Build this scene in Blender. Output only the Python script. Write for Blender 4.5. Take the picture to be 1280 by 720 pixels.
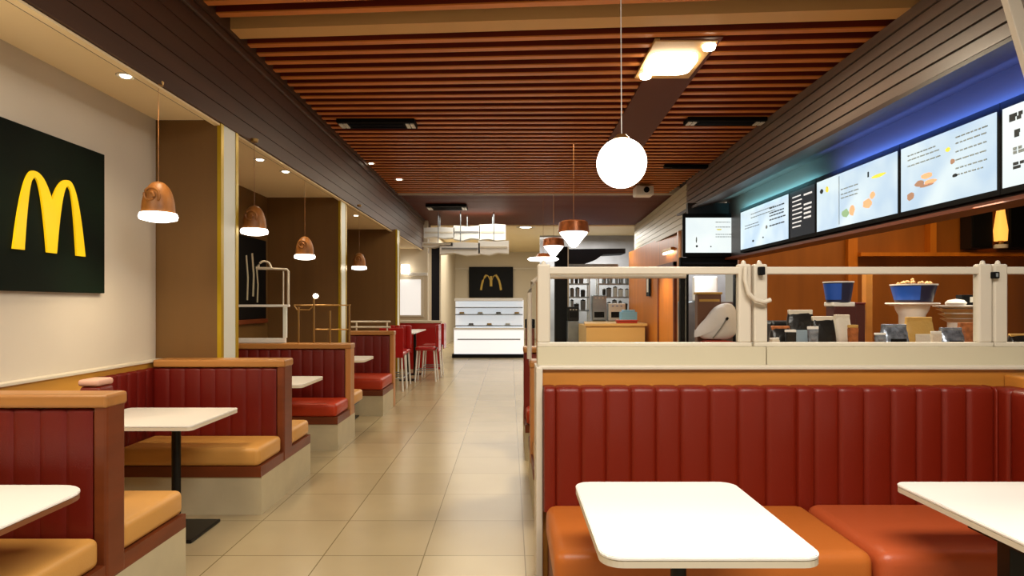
import bpy, bmesh, math, random
from mathutils import Vector, Matrix
random.seed(7)
for o in list(bpy.data.objects): bpy.data.objects.remove(o)
scn = bpy.context.scene
C = scn.collection
PI = math.pi

# ------------------------------------------------------------------ camera
F = 780.0
cd = bpy.data.cameras.new('camera'); cam = bpy.data.objects.new('camera', cd); C.objects.link(cam)
cd.sensor_width = 36; cd.lens = F/1280*36
cd.shift_x = 3/1280; cd.shift_y = 20/1280
cd.clip_end = 200
cam.location = (0, 0, 1.5); cam.rotation_euler = (PI/2, 0, 0)
scn.camera = cam
# ------------------------------------------------------------------ world, view
w = bpy.data.worlds.new('world'); scn.world = w; w.use_nodes = True
bg = w.node_tree.nodes['Background']; bg.inputs[0].default_value = (1.0, .86, .66, 1); bg.inputs[1].default_value = .26
scn.view_settings.view_transform = 'Standard'; scn.view_settings.look = 'None'
scn.view_settings.gamma = 1; scn.view_settings.use_curve_mapping = False
scn.view_settings.exposure = 0.42

def lin(c): return c/12.92 if c <= .04045 else ((c+.055)/1.055)**2.4
def hexc(h):
    h = h.lstrip('#'); return tuple(lin(int(h[i:i+2], 16)/255) for i in (0, 2, 4))
def area(name, loc, sx, sy, power, col=(1, .82, .58), rot=(0, 0, 0)):
    l = bpy.data.lights.new(name, 'AREA'); l.shape = 'RECTANGLE'; l.size = sx; l.size_y = sy
    l.energy = power; l.color = col
    o = bpy.data.objects.new(name, l); C.objects.link(o); o.location = loc; o.rotation_euler = rot
    return o
def spot(name, loc, power, col=(1, .8, .52), ang=100, blend=.7, rot=(0, 0, 0), size=.05):
    l = bpy.data.lights.new(name, 'SPOT'); l.energy = power; l.color = col; l.spot_size = math.radians(ang)
    l.spot_blend = blend; l.shadow_soft_size = size
    o = bpy.data.objects.new(name, l); C.objects.link(o); o.location = loc; o.rotation_euler = rot
    return o
WARM = (1, .80, .54)
# added fills (and the square light) over the aisle, the booths and behind the camera
area('ceiling_lamp_and_fill', (0.7, 0.8, 3.70), 2.6, 1.2, 160, (1, .93, .83))
area('ceiling_lamp_and_fill', (1.55, 5.6, 3.66), .62, .5, 60, (1, .84, .6))  # beam of the square ceiling light
area('ceiling_lamp_and_fill', (0.0, 8.5, 3.72), 2.0, .5, 32, (1, .85, .62))
area('ceiling_lamp_and_fill', (-0.4, 11.5, 3.72), 2.0, .5, 40, (1, .88, .66))
area('ceiling_lamp_and_fill', (-0.2, 15.5, 3.70), 2.5, 2.0, 60, (1, .93, .8))
area('ceiling_lamp_and_fill', (0.0, 22, 3.70), 4.5, 3.0, 170, (1, .93, .8))
area('ceiling_lamp_and_fill', (-2.55, 2.2, 2.93), .4, .9, 26, (1, .85, .62))
area('ceiling_lamp_and_fill', (-2.7, 14.4, 2.93), .6, .8, 16, (1, .9, .7))
# added kitchen fills, no lamps modelled; the smallest brightens the cloth bundle
area('kitchen_fill_light', (2.3, 18.8, 3.6), 2.0, 1.4, 170, (1, .97, .9))
area('kitchen_fill_light', (3.9, 11.4, 2.9), .8, .5, 24, (1, .97, .92))
area('kitchen_fill_light', (3.35, 10.95, 2.1), .5, .3, 6, (1, .97, .95))
area('bar_fill_light', (5.6, 9.0, 3.5), 3.4, .3, 50, (1, .70, .34))  # unseen light added for the warm glow on the bar wall
area('bar_fill_light', (3.6, 4.7, 2.25), 2.6, .3, 30, (1, .86, .66))  # added fill over the counter bags, no lamp hangs there
# added blue and teal fills for the colour glow over the menu screens
area('menu_glow_fill', (3.52, 5.2, 3.05), .12, 3.8, 30, (.10, .24, 1), (0, math.radians(240), 0))
area('menu_glow_fill', (3.50, 8.9, 3.05), .12, 2.4, 14, (.25, .75, .85), (0, math.radians(240), 0))

# ------------------------------------------------------------------ materials
MATS = {}
def mat(name, col, rough=.5, metal=0, spec=.5, emis=None, estr=0, noise=None, bump=None, coat=0, alpha=None, trans=0, ior=1.45):
    m = bpy.data.materials.new(name); m.use_nodes = True; nt = m.node_tree
    b = nt.nodes['Principled BSDF']
    if isinstance(col, str): col = hexc(col)
    b.inputs['Base Color'].default_value = (*col, 1)
    b.inputs['Roughness'].default_value = rough; b.inputs['Metallic'].default_value = metal
    b.inputs['Specular IOR Level'].default_value = spec
    b.inputs['Coat Weight'].default_value = coat
    b.inputs['Transmission Weight'].default_value = trans; b.inputs['IOR'].default_value = ior
    if emis is not None:
        if isinstance(emis, str): emis = hexc(emis)
        b.inputs['Emission Color'].default_value = (*emis, 1); b.inputs['Emission Strength'].default_value = estr
    tc = nt.nodes.new('ShaderNodeTexCoord')
    if noise:
        (sx, sy, sz), amt = noise[0], noise[1]
        mp = nt.nodes.new('ShaderNodeMapping'); mp.inputs['Scale'].default_value = (sx, sy, sz)
        nt.links.new(tc.outputs['Object'], mp.inputs[0])
        n = nt.nodes.new('ShaderNodeTexNoise'); n.inputs['Scale'].default_value = 1; n.inputs['Detail'].default_value = 5
        nt.links.new(mp.outputs[0], n.inputs[0])
        r = nt.nodes.new('ShaderNodeValToRGB')
        r.color_ramp.elements[0].position = .3; r.color_ramp.elements[1].position = .7
        r.color_ramp.elements[0].color = (*[c*(1-amt) for c in col], 1)
        r.color_ramp.elements[1].color = (*[min(1, c*(1+amt)) for c in col], 1)
        nt.links.new(n.outputs[0], r.inputs[0]); nt.links.new(r.outputs[0], b.inputs['Base Color'])
    if bump:
        n2 = nt.nodes.new('ShaderNodeTexNoise'); n2.inputs['Scale'].default_value = bump[0]
        nt.links.new(tc.outputs['Object'], n2.inputs[0])
        bp = nt.nodes.new('ShaderNodeBump'); bp.inputs['Strength'].default_value = bump[1]; bp.inputs['Distance'].default_value = .01
        nt.links.new(n2.outputs[0], bp.inputs['Height']); nt.links.new(bp.outputs[0], b.inputs['Normal'])
    MATS[name] = m
    return m
mat('wall_paint', '#cac1b3', .7, noise=((1.2, 1.2, 1.2), .04))
mat('cream_ceiling', '#f3e0b8', .8)
mat('far_wall', '#c9bda6', .7)
mat('panel_brown', '#6e4e26', .55, noise=((6, 6, .4), .08))
mat('fascia_dark', '#4c3122', .5, noise=((8, .5, 8), .22))
mat('fascia_grey', '#74665f', .36, noise=((8, .5, 8), .15))
mat('slat_wood', '#6a2008', .45, noise=((.7, 9, 9), .25))  # slat faces, their shade put into a darker colour
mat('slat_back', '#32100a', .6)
mat('slat_edge', '#d27f3c', .42, noise=((.7, 9, 9), .15))  # lit slat undersides, the light put into a paler colour
mat('slat_far', '#5a220e', .6)
mat('band', '#d2a468', .5)
mat('soffit_gloss', '#3a2a24', .42, spec=.5)
mat('red_dark', '#620d06', .42, bump=(220, .12))
mat('red_warm', '#701805', .40, bump=(220, .12))
mat('red_seat', '#a8300f', .4, bump=(220, .1))
mat('red_seat_pink', '#b2522a', .38, bump=(220, .1))
mat('orange_seat', '#bf6a2a', .38, bump=(220, .1))
mat('yellow_seat', '#c6914a', .42, bump=(220, .1))
mat('wood_cap', '#a8733c', .35, noise=((1, 9, 9), .18))
mat('wood_ledge', '#b9792f', .4, noise=((1, 9, 9), .14))
mat('wood_brown', '#6a3012', .45, noise=((2, 2, 9), .2))
mat('wood_post', '#b27842', .4, noise=((9, 9, 1), .15))
mat('wood_orange', '#c4721a', .42, noise=((9, 9, .7), .14))
mat('bar_wall', '#9c5a16', .5, noise=((4, 4, .6), .16))
mat('wainscot_tan', '#c08a34', .5)
mat('pale_pink', '#d9a890', .5)
mat('stone', '#b9ad8e', .5, noise=((5, 5, 5), .07))
mat('laminate', '#f1efe8', .22, spec=.5)
mat('laminate_edge', '#d8cfba', .4)
mat('table_wood_edge', '#7a4a2c', .4)
mat('black_metal', '#0c0c0d', .35, metal=.3)
mat('black_matte', '#060607', .7, spec=.2)
mat('navy', '#080a16', .6, spec=.3)
mat('cream_frame', '#cfc6b4', .4)
mat('cream_panel', '#c6bda2', .5)
mat('white_trim', '#dfe6df', .35)
mat('gold_trim', '#b79a1c', .3, metal=.4)
mat('brass', '#b08a50', .3, metal=.8)
mat('steel', '#9aa3aa', .3, metal=.8, noise=((3, 3, 3), .2))
mat('white_plastic', '#e6e6e2', .4)
mat('grey_plastic', '#7d7d7c', .5)
mat('sign_green', '#07130a', .7, spec=.15, noise=((1.5, 1.5, 2.5), .5))
mat('sign_black', '#060708', .6, spec=.2)
mat('arch_yellow_glow', '#f6cc08', .45, emis='#f4c80c', estr=.22)  # not a lit sign; slight emission added to brighten the yellow
mat('arch_dull', '#b7983a', .4)
mat('shade_wood', '#96602c', .45, noise=((14, 14, 8), .3))
mat('shade_copper', '#8a4a20', .35, metal=.2, noise=((18, 18, 10), .4))
mat('lamp_glow', '#ffffff', .5, emis=(1, .93, .82), estr=3.5)
mat('globe_glow', '#ffffff', .5, emis=(1, .93, .80), estr=5)
mat('panel_glow', '#ffffff', .5, emis=(1, .90, .66), estr=9)
mat('spot_glow', '#ffffff', .5, emis=(1, .88, .66), estr=6)
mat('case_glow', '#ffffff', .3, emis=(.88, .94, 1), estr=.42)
mat('window_glow', '#ffffff', .5, emis=(.92, .94, .94), estr=.4)
mat('screen_dark', '#08080a', .6, spec=.15, emis=(.02, .022, .025), estr=1)
mat('ink_dark', '#23303a', .5)
mat('ink_pale', '#9fb0b8', .5)
mat('ink_white', '#e0e0e0', .5, emis=(1, 1, 1), estr=.45)
mat('ink_yellow', '#e2d23c', .5, emis=(.85, .75, .1), estr=.5)
mat('ink_orange', '#e08a50', .5, emis=(.85, .50, .28), estr=.6)
mat('ink_brown', '#8a5a3a', .5, emis=(.45, .3, .2), estr=.5)
mat('ink_green', '#6c9a5a', .5, emis=(.4, .55, .35), estr=.5)
mat('bag_black', '#17130f', .3, noise=((20, 20, 20), .5), bump=(25, .5))
mat('bag_kraft', '#c49a4e', .6, bump=(25, .5))
mat('bag_white', '#ddd2bd', .45, bump=(25, .5))
mat('bag_silver', '#8b93a0', .25, metal=.6, noise=((30, 30, 30), .6), bump=(30, .6))
mat('bag_brown', '#a35f30', .5, noise=((30, 30, 30), .4), bump=(30, .6))
mat('cup_blue', '#1f55b8', .35)
mat('cup_navy', '#171a3c', .35)
mat('cup_white', '#e9e4da', .4)
mat('bread', '#d9a56a', .6, bump=(30, .5))
mat('box_blue', '#7fb8dc', .45)
mat('tray_red', '#a8301a', .4)
mat('cloth_white', '#e4e3ea', .7, bump=(9, .6))
mat('box_brown', '#6e4a36', .5)
mat('counter_tan', '#d3ac6c', .4)
mat('kitchen_grey', '#a5a7ad', .5, noise=((2, 2, 2), .15))
mat('dark_bulk', '#17100c', .5)
mat('cork', '#4a1710', .5)
mat('chair_red', '#a01414', .3, coat=.3)

# floor with tiles
def floor_mat():
    m = bpy.data.materials.new('floor_tile'); m.use_nodes = True; nt = m.node_tree; b = nt.nodes['Principled BSDF']
    tc = nt.nodes.new('ShaderNodeTexCoord'); mp = nt.nodes.new('ShaderNodeMapping')
    mp.inputs['Location'].default_value = (.51+6, -.72+6, 0)
    nt.links.new(tc.outputs['Object'], mp.inputs[0])
    br = nt.nodes.new('ShaderNodeTexBrick'); br.offset = 0; br.inputs['Scale'].default_value = 1
    br.inputs['Brick Width'].default_value = .6; br.inputs['Row Height'].default_value = .6
    br.inputs['Mortar Size'].default_value = .004; br.inputs['Mortar Smooth'].default_value = .3
    br.inputs['Color1'].default_value = (*hexc('#b1a17f'), 1); br.inputs['Color2'].default_value = (*hexc('#a79776'), 1)
    br.inputs['Mortar'].default_value = (*hexc('#786948'), 1)
    nt.links.new(mp.outputs[0], br.inputs[0])
    n = nt.nodes.new('ShaderNodeTexNoise'); n.inputs['Scale'].default_value = 2.5; nt.links.new(tc.outputs['Object'], n.inputs[0])
    mx = nt.nodes.new('ShaderNodeMix'); mx.data_type = 'RGBA'; mx.blend_type = 'MULTIPLY'; mx.inputs[0].default_value = .18
    nt.links.new(br.outputs[0], mx.inputs[6]); nt.links.new(n.outputs[0], mx.inputs[7]); nt.links.new(mx.outputs[2], b.inputs['Base Color'])
    b.inputs['Roughness'].default_value = .24; b.inputs['Specular IOR Level'].default_value = .5
    return m
MATS['floor_tile'] = floor_mat()
def glass_mat():
    m = bpy.data.materials.new('clear_glass'); m.use_nodes = True; nt = m.node_tree; nt.nodes.clear()
    o = nt.nodes.new('ShaderNodeOutputMaterial'); t = nt.nodes.new('ShaderNodeBsdfTransparent'); g = nt.nodes.new('ShaderNodeBsdfGlossy')
    g.inputs['Roughness'].default_value = .03; mx = nt.nodes.new('ShaderNodeMixShader')
    t.inputs[0].default_value = (.98, .985, .98, 1)
    fr = nt.nodes.new('ShaderNodeFresnel'); fr.inputs[0].default_value = 1.15
    nt.links.new(fr.outputs[0], mx.inputs[0]); nt.links.new(t.outputs[0], mx.inputs[1]); nt.links.new(g.outputs[0], mx.inputs[2]); nt.links.new(mx.outputs[0], o.inputs[0])
    return m
MATS['clear_glass'] = glass_mat()
def screen_mat(name, c1, c2, s):
    m = bpy.data.materials.new(name); m.use_nodes = True; nt = m.node_tree; b = nt.nodes['Principled BSDF']
    b.inputs['Base Color'].default_value = (.02, .02, .02, 1); b.inputs['Roughness'].default_value = .3
    tc = nt.nodes.new('ShaderNodeTexCoord'); n = nt.nodes.new('ShaderNodeTexNoise'); n.inputs['Scale'].default_value = 2.2
    nt.links.new(tc.outputs['Object'], n.inputs[0]); r = nt.nodes.new('ShaderNodeValToRGB')
    r.color_ramp.elements[0].color = (*hexc(c1), 1); r.color_ramp.elements[1].color = (*hexc(c2), 1)
    r.color_ramp.elements[0].position = .35; r.color_ramp.elements[1].position = .65
    nt.links.new(n.outputs[0], r.inputs[0]); nt.links.new(r.outputs[0], b.inputs['Emission Color']); b.inputs['Emission Strength'].default_value = s
    MATS[name] = m
screen_mat('screen_blue', '#b9d2e6', '#dcecf0', .80)
screen_mat('screen_white', '#dfe9ea', '#ebf2ee', .85)

# ------------------------------------------------------------------ helpers
def box(bm, x0, x1, y0, y1, z0, z1, bev=0, seg=2):
    t = bmesh.new(); bmesh.ops.create_cube(t, size=1)
    for v in t.verts: v.co = Vector(((x0+x1)/2+v.co.x*(x1-x0), (y0+y1)/2+v.co.y*(y1-y0), (z0+z1)/2+v.co.z*(z1-z0)))
    if bev: bmesh.ops.bevel(t, geom=t.edges[:], offset=bev, segments=seg, affect='EDGES', profile=.5)
    merge(bm, t); return bm
def merge(bm, t):
    me = bpy.data.meshes.new('tmp'); t.to_mesh(me); t.free(); bm.from_mesh(me); bpy.data.meshes.remove(me)
def B(*a, **k): return box(bmesh.new(), *a, **k)
def lathe(bm, prof, c=(0, 0, 0), n=28):
    rings = []
    for r, z in prof:
        if r < 1e-5: rings.append([bm.verts.new((c[0], c[1], c[2]+z))])
        else: rings.append([bm.verts.new((c[0]+r*math.cos(2*PI*i/n), c[1]+r*math.sin(2*PI*i/n), c[2]+z)) for i in range(n)])
    for a, b in zip(rings, rings[1:]):
        for i in range(n):
            j = (i+1) % n
            if len(a) == 1 and len(b) == 1: continue
            if len(a) == 1: bm.faces.new((a[0], b[i], b[j]))
            elif len(b) == 1: bm.faces.new((a[i], b[0], a[j]))
            else: bm.faces.new((a[i], b[i], b[j], a[j]))
    return bm
def tube(bm, pts, r, n=10):
    pts = [Vector(p) for p in pts]; rings = []
    for i, p in enumerate(pts):
        d = (pts[min(i+1, len(pts)-1)]-pts[max(i-1, 0)]).normalized()
        up = Vector((0, 0, 1)) if abs(d.z) < .9 else Vector((1, 0, 0))
        a = d.cross(up).normalized(); b = d.cross(a)
        rings.append([bm.verts.new(p+a*r*math.cos(2*PI*k/n)+b*r*math.sin(2*PI*k/n)) for k in range(n)])
    for A, D in zip(rings, rings[1:]):
        for k in range(n): bm.faces.new((A[k], A[(k+1) % n], D[(k+1) % n], D[k]))
    bm.faces.new(rings[0]); bm.faces.new(rings[-1][::-1])
    return bm
def prism(bm, poly, z0, z1, axis='z', bev=0):
    t = bmesh.new()
    def P(a, b, c): return {'z': (a, b, c), 'x': (c, a, b), 'y': (a, c, b)}[axis]
    vs = [t.verts.new(P(a, b, z0)) for a, b in poly]
    f = t.faces.new(vs)
    ex = bmesh.ops.extrude_face_region(t, geom=[f])
    d = Vector(P(0, 0, z1-z0))
    for v in [g for g in ex['geom'] if isinstance(g, bmesh.types.BMVert)]: v.co += d
    bmesh.ops.recalc_face_normals(t, faces=t.faces[:])
    if bev:
        es = [e for e in t.edges if len(e.link_faces) == 2 and e.calc_face_angle(0) > .9]
        bmesh.ops.bevel(t, geom=es, offset=bev, segments=2, affect='EDGES')
    bmesh.ops.triangulate(t, faces=[f for f in t.faces if len(f.verts) > 4])
    merge(bm, t); return bm
def obj(name, bm, m, parent=None, smooth=False, label=None):
    bmesh.ops.recalc_face_normals(bm, faces=bm.faces[:])
    me = bpy.data.meshes.new(name); bm.to_mesh(me); bm.free()
    me.materials.append(MATS[m] if isinstance(m, str) else m)
    if smooth:
        for p in me.polygons: p.use_smooth = True
        me.set_sharp_from_angle(angle=math.radians(40))
    o = bpy.data.objects.new(name, me); C.objects.link(o)
    if parent is not None:
        o.parent = parent
        r = parent
        while r.parent is not None: r = r.parent
        if r.type == 'EMPTY': o.location = (0, 0, 0)
    if label: o['label'] = label
    return o
def tag(o, label, cat, group=None, kind=None):
    if label: o['label'] = label
    if cat: o['category'] = cat
    if group: o['group'] = group
    if kind: o['kind'] = kind
    return o
def thing(name, label, cat, loc=(0, 0, 0), rz=0, group=None):
    o = bpy.data.objects.new(name, None); C.objects.link(o); o.empty_display_size = .1
    o.location = loc; o.rotation_euler = (0, 0, rz)
    return tag(o, label, cat, group)
def struct(name, bm, m, parent=None, smooth=False):
    o = obj(name, bm, m, parent, smooth)
    if parent is None: o['kind'] = 'structure'
    return o
def dup(root, loc, rz=None, label=None, scale=None):
    r = root.copy(); C.objects.link(r); r.location = loc
    if rz is not None: r.rotation_euler = (0, 0, rz)
    if scale: r.scale = (scale,)*3
    if label: r['label'] = label
    for ch in list(root.children):
        c = ch.copy(); C.objects.link(c); c.parent = r
        for g in list(ch.children):
            d = g.copy(); C.objects.link(d); d.parent = c
    return r
def rounded(x0, x1, y0, y1, r, n=7):
    P = []
    for cx, cy, a0 in ((x1-r, y1-r, 0), (x0+r, y1-r, PI/2), (x0+r, y0+r, PI), (x1-r, y0+r, 1.5*PI)):
        for i in range(n): a = a0+PI/2*i/(n-1); P.append((cx+r*math.cos(a), cy+r*math.sin(a)))
    return P
def channels(L, z0, z1, th, splits, groove=.03, r=.05, nu=9, pw=.3):
    """upholstered panel, along +x from 0 to L, bulging to -y, fluted at the splits"""
    bm = bmesh.new(); prof = [(0, z0), (1, z0+.015)]
    for i in range(5): prof.append((1, z0+.03+(z1-r-z0-.03)*(i/4)))
    for i in range(1, 7): a = PI/2*i/6; prof.append(('a', a))
    cols = []
    edges = [0]+list(splits)+[L]
    for a, b in zip(edges, edges[1:]):
        for i in range(nu):
            u = i/(nu-1); g = max(0, math.sin(PI*u))**pw if 0 < i < nu-1 else 0
            x = a+(b-a)*u; t = th-groove*(1-g); dz = groove*.4*(1-g); col = []
            for p in prof:
                if p[0] == 'a': col.append(bm.verts.new((x, -(t-r+r*math.cos(p[1])), z1-r+r*math.sin(p[1])-dz*math.sin(p[1]))))
                else: col.append(bm.verts.new((x, -t*p[0], p[1])))
            col.append(bm.verts.new((x, 0, z1-dz))); cols.append(col)
    for A, D in zip(cols, cols[1:]):
        for i in range(len(A)-1): bm.faces.new((A[i], D[i], D[i+1], A[i+1]))
        bm.faces.new((A[-1], D[-1], D[0], A[0]))
    bm.faces.new(cols[0]); bm.faces.new(cols[-1][::-1])
    bmesh.ops.remove_doubles(bm, verts=bm.verts[:], dist=1e-5)
    return bm
def xf(bm, M):
    bm.transform(M); return bm
def even(L, s):
    n = max(1, round(L/s)); return [L*i/n for i in range(1, n)]
def cushion(x0, x1, y0, y1, z0, z1, b=.035):
    return B(x0, x1, y0, y1, z0, z1, bev=b, seg=4)

# ================================================================== SETTING
CZ = 3.76      # slatted ceiling underside
LZ = 2.994     # low side ceiling
WX = -2.87; W2 = -3.4; FX = -2.33
struct('floor', B(-6, 11, -3, 30, -.1, 0), 'floor_tile')
struct('wall_left', B(WX-.15, WX, -3, 5.06, 0, LZ+.1), 'wall_paint')
# fin column walls between the bays
def fin(n, y0, y1, x1):
    r = struct('wall_left_bay_%d' % n, B(W2-.1, x1-.012, y0, y1, 0, LZ), 'panel_brown')
    struct('side_facing', B(x1-.012, x1+.004, y0+.04, y1-.04, 0, LZ), 'white_trim', r)
    struct('edge_trim', B(x1-.022, x1+.010, y0-.008, y0+.04, 0, LZ), 'gold_trim', r)
    struct('edge_trim', B(x1-.022, x1+.010, y1-.04, y1+.008, 0, LZ), 'gold_trim', r)
fin(1, 5.07, 5.38, -2.35); fin(2, 8.76, 9.08, -2.38); fin(3, 12.5, 12.8, -2.26)
struct('wall_left_rear', B(W2-.15, W2, 5.06, 16.9, 0, LZ+.1), 'panel_brown')
struct('ceiling_left', B(W2-.15, FX-.03, -3, 18.1, LZ, LZ+.08), 'cream_ceiling')
# upper box fascias: planks running down the room
def plank_board(pts, n, m, name, gap=.012, base='dark_bulk', side=1):
    """pts: (x, y, zlow, zhigh) along the room; n planks"""
    root = None
    back = bmesh.new()
    for a, b in zip(pts, pts[1:]):
        v = [back.verts.new(c) for c in ((a[0]+side*.02, a[1], a[2]), (b[0]+side*.02, b[1], b[2]), (b[0]+side*.02, b[1], b[3]), (a[0]+side*.02, a[1], a[3]))]
        w_ = [back.verts.new((q.co.x+side*.08, q.co.y, q.co.z)) for q in v]
        back.faces.new(v); back.faces.new(w_[::-1])
        for i in range(4): back.faces.new((v[i], v[(i+1) % 4], w_[(i+1) % 4], w_[i]))
    root = struct(name, back, base)
    pm = bmesh.new()
    for k in range(n):
        for a, b in zip(pts, pts[1:]):
            za = [a[2]+(a[3]-a[2])*(k+f)/n for f in (0, 1)]; zb = [b[2]+(b[3]-b[2])*(k+f)/n for f in (0, 1)]
            g = gap/2
            q = [(a[0], a[1], za[0]+g), (b[0], b[1], zb[0]+g), (b[0], b[1], zb[1]-g), (a[0], a[1], za[1]-g)]
            v = [pm.verts.new(c) for c in q]; w_ = [pm.verts.new((c[0]+side*.022, c[1], c[2])) for c in q]
            pm.faces.new(v); pm.faces.new(w_[::-1])
            for i in range(4): pm.faces.new((v[i], v[(i+1) % 4], w_[(i+1) % 4], w_[i]))
    struct('plank_cladding', pm, m, root)
    return root
fl = plank_board([(FX, -3, LZ-.03, CZ-.11), (FX, 18.1, LZ-.03, CZ-.11)], 5, 'fascia_dark', 'trim_1', gap=.007, side=-1)
struct('upper_moulding', B(FX-.06, FX+.025, -3, 18.1, CZ-.11, CZ-.04, bev=.012), 'fascia_dark', fl)
struct('upper_moulding', B(FX-.06, FX+.045, -3, 18.1, CZ-.038, CZ+.2), 'fascia_dark', fl)
struct('lower_bead', B(FX-.07, FX-.02, -3, 18.1, LZ-.045, LZ-.03), 'cream_ceiling', fl)
plank_board([(3.0, -3, 3.10, CZ), (3.05, 4.9, 3.125, CZ), (3.12, 7.5, 3.14, CZ), (3.26, 11.5, 3.18, CZ)], 6, 'fascia_grey', 'trim_2', gap=.018)
plank_board([(3.30, 11.5, 2.93, CZ), (3.62, 18.1, 2.98, CZ)], 7, 'cream_panel', 'trim_3', gap=.01)
struct('trim_4', B(3.30, 3.45, 11.45, 11.5, 2.6, CZ), 'dark_bulk')
# slatted ceiling
back = struct('ceiling', B(-2.5, 4.0, -3, 18.1, CZ+.17, CZ+.25), 'slat_back')
sl = bmesh.new(); se = bmesh.new()
def slatpts(y):
    return y, y-.40*max(0, min(1, 1-(y-5.1)/3.0))
def qbox(bm, x0, x1, ya, yb, t, z0, z1):
    vs = [bm.verts.new(c) for c in ((x0, ya-t/2, z0), (x1, yb-t/2, z0), (x1, yb+t/2, z0), (x0, ya+t/2, z0), (x0, ya-t/2, z1), (x1, yb-t/2, z1), (x1, yb+t/2, z1), (x0, ya+t/2, z1))]
    for f in ((0, 1, 2, 3), (4, 7, 6, 5), (0, 4, 5, 1), (1, 5, 6, 2), (2, 6, 7, 3), (3, 7, 4, 0)): bm.faces.new([vs[i] for i in f])
y = .6; RX = 3.24
while y < 12.75:
    if not (5.02 < y < 5.36):
        a, b = slatpts(y)
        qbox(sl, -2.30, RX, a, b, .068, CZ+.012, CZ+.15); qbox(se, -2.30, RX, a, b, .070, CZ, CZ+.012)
    y += .195
struct('wood_slats', sl, 'slat_wood', back); struct('slat_lit_edges', se, 'slat_edge', back)  # thin paler layer stands for the lit undersides
sl = bmesh.new(); y = 12.95
while y < 18.0:
    qbox(sl, -2.30, 3.6, y, y, .10, CZ+.02, CZ+.14); y += .135
struct('fine_wood_slats', sl, 'slat_far', back)
bd = bmesh.new(); a, b = slatpts(5.22); qbox(bd, -2.30, RX, a-.02, b-.02, .19, CZ-.012, CZ+.15)
struct('cream_band', bd, 'band', back)
struct('white_strip', B(-2.30, 3.5, 12.80, 12.86, CZ-.02, CZ+.14), 'cream_frame', back)
struct('solid_panel', prism(bmesh.new(), [(1.28, 5.3), (1.80, 5.25), (1.92, 9.3), (1.36, 9.3), (1.34, 6.4)], CZ-.012, CZ+.14), 'slat_far', back)
struct('ceiling_rear', B(-6, 9, 18.1, 30, CZ, CZ+.1), 'cream_ceiling')
# far wall
struct('wall_rear', B(-6, 9, 27, 27.15, 0, CZ+.1), 'far_wall')
struct('wall_left_far', B(-3.5, -2.22, 16.9, 17.05, 0, CZ), 'far_wall')
struct('wall_left_deep', B(-2.5, -2.35, 17.05, 27, 0, CZ), 'far_wall')
struct('trim_5', B(-6, 9, 26.93, 27, 3.0, 3.06), 'cream_frame')
wn = struct('window_1', B(-3.02, -2.32, 16.86, 16.90, 1.15, 2.22), 'cream_frame')
struct('pane', B(-2.98, -2.40, 16.84, 16.87, 1.2, 2.16), 'window_glow', wn)
# right side: wooden side wall, bar wall, bar ceiling, soffit
rw = struct('wall_right', B(3.46, 3.56, 12.3, 18.1, 0, 3.0), 'wood_orange')
dr = struct('door_1', B(3.425, 3.46, 13.0, 14.3, 0, 2.3), 'wood_orange')
struct('door_frame', B(3.40, 3.465, 12.92, 13.0, 0, 2.38), 'wood_brown', dr)
struct('door_frame', B(3.40, 3.465, 14.3, 14.38, 0, 2.38), 'wood_brown', dr)
struct('door_frame', B(3.40, 3.465, 12.92, 14.38, 2.3, 2.38), 'wood_brown', dr)
struct('trim_6', B(3.30, 3.50, 12.2, 12.3, 0, 2.93), 'wood_post')
struct('wall_right_rear', B(3.9, 11, 10.6, 10.7, 0, 3.7), 'bar_wall')
struct('wall_right_side', B(10.9, 11, 2, 10.7, 0, 3.7), 'bar_wall')
struct('ceiling_right', B(3.84, 11, -3, 10.7, 3.62, 3.7), 'bar_wall')
struct('ceiling_soffit', prism(bmesh.new(), [(3.05, 3.10), (3.72, 3.25), (3.72, 3.29), (3.05, 3.14)], -3, 11.4, axis='y'), 'soffit_gloss')
struct('trim_7', B(3.69, 3.84, -3, 10.6, 2.27, 3.7), 'soffit_gloss')
struct('trim_8', B(3.60, 3.87, -3, 10.5, 2.24, 2.272), 'wood_brown')
struct('trim_12', B(3.0, 3.72, 10.50, 10.6, 2.28, 3.2), 'dark_bulk')
struct('trim_9', B(5.70, 5.86, 10.50, 10.6, 0, 3.62), 'wood_orange')
struct('trim_10', B(5.86, 9.5, 10.40, 10.6, 2.30, 2.36), 'wood_orange')
struct('trim_11', B(7.05, 7.15, 10.45, 10.6, 2.36, 3.62), 'wood_orange')

# ================================================================== LEFT WALL SIGN AND ARCHES
def arches(H=.476, s=1.0, depth=.012):
    def out(x):   # upper boundary of left arch
        d = x+.143
        return H*(1-(abs(d)/(.159 if d < 0 else .238))**2.3)
    def inn(x):
        d = x+.143
        return (H-.036)*(1-(abs(d)/(.076 if d < 0 else .103))**2.2)
    P = []; N = 16
    for i in range(N+1): x = -.302+.159*(1-(1-i/N)**2) if 1 else 0; P.append((x, max(0, out(x))))
    for i in range(1, 9): x = -.143+.143*i/8; P.append((x, out(x)))
    R = [(-a, b) for a, b in P[::-1]][1:]
    outer = P+R
    I = []
    for i in range(13):
        t = i/12; x = -.04-.103*(1-(1-t)**2); I.append((x, max(0, inn(x))))
    for i in range(1, 13):
        t = i/12; x = -.143-.076*t**.5 if t < 1 else -.219; I.append((x, max(0, inn(x))))
    IR = [(-a, b) for a, b in I[::-1]]
    poly = [(a*s, b*s) for a, b in outer+IR+I]
    return prism(bmesh.new(), poly, 0, depth, axis='y')
sg = thing('wall_sign', 'large dark green wall panel with yellow arches on the left wall', 'sign', (WX, 3.83, 2.04))
obj('panel', B(0, .035, -.53, .54, -.465, .505, bev=.004), 'sign_green', sg)
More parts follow.
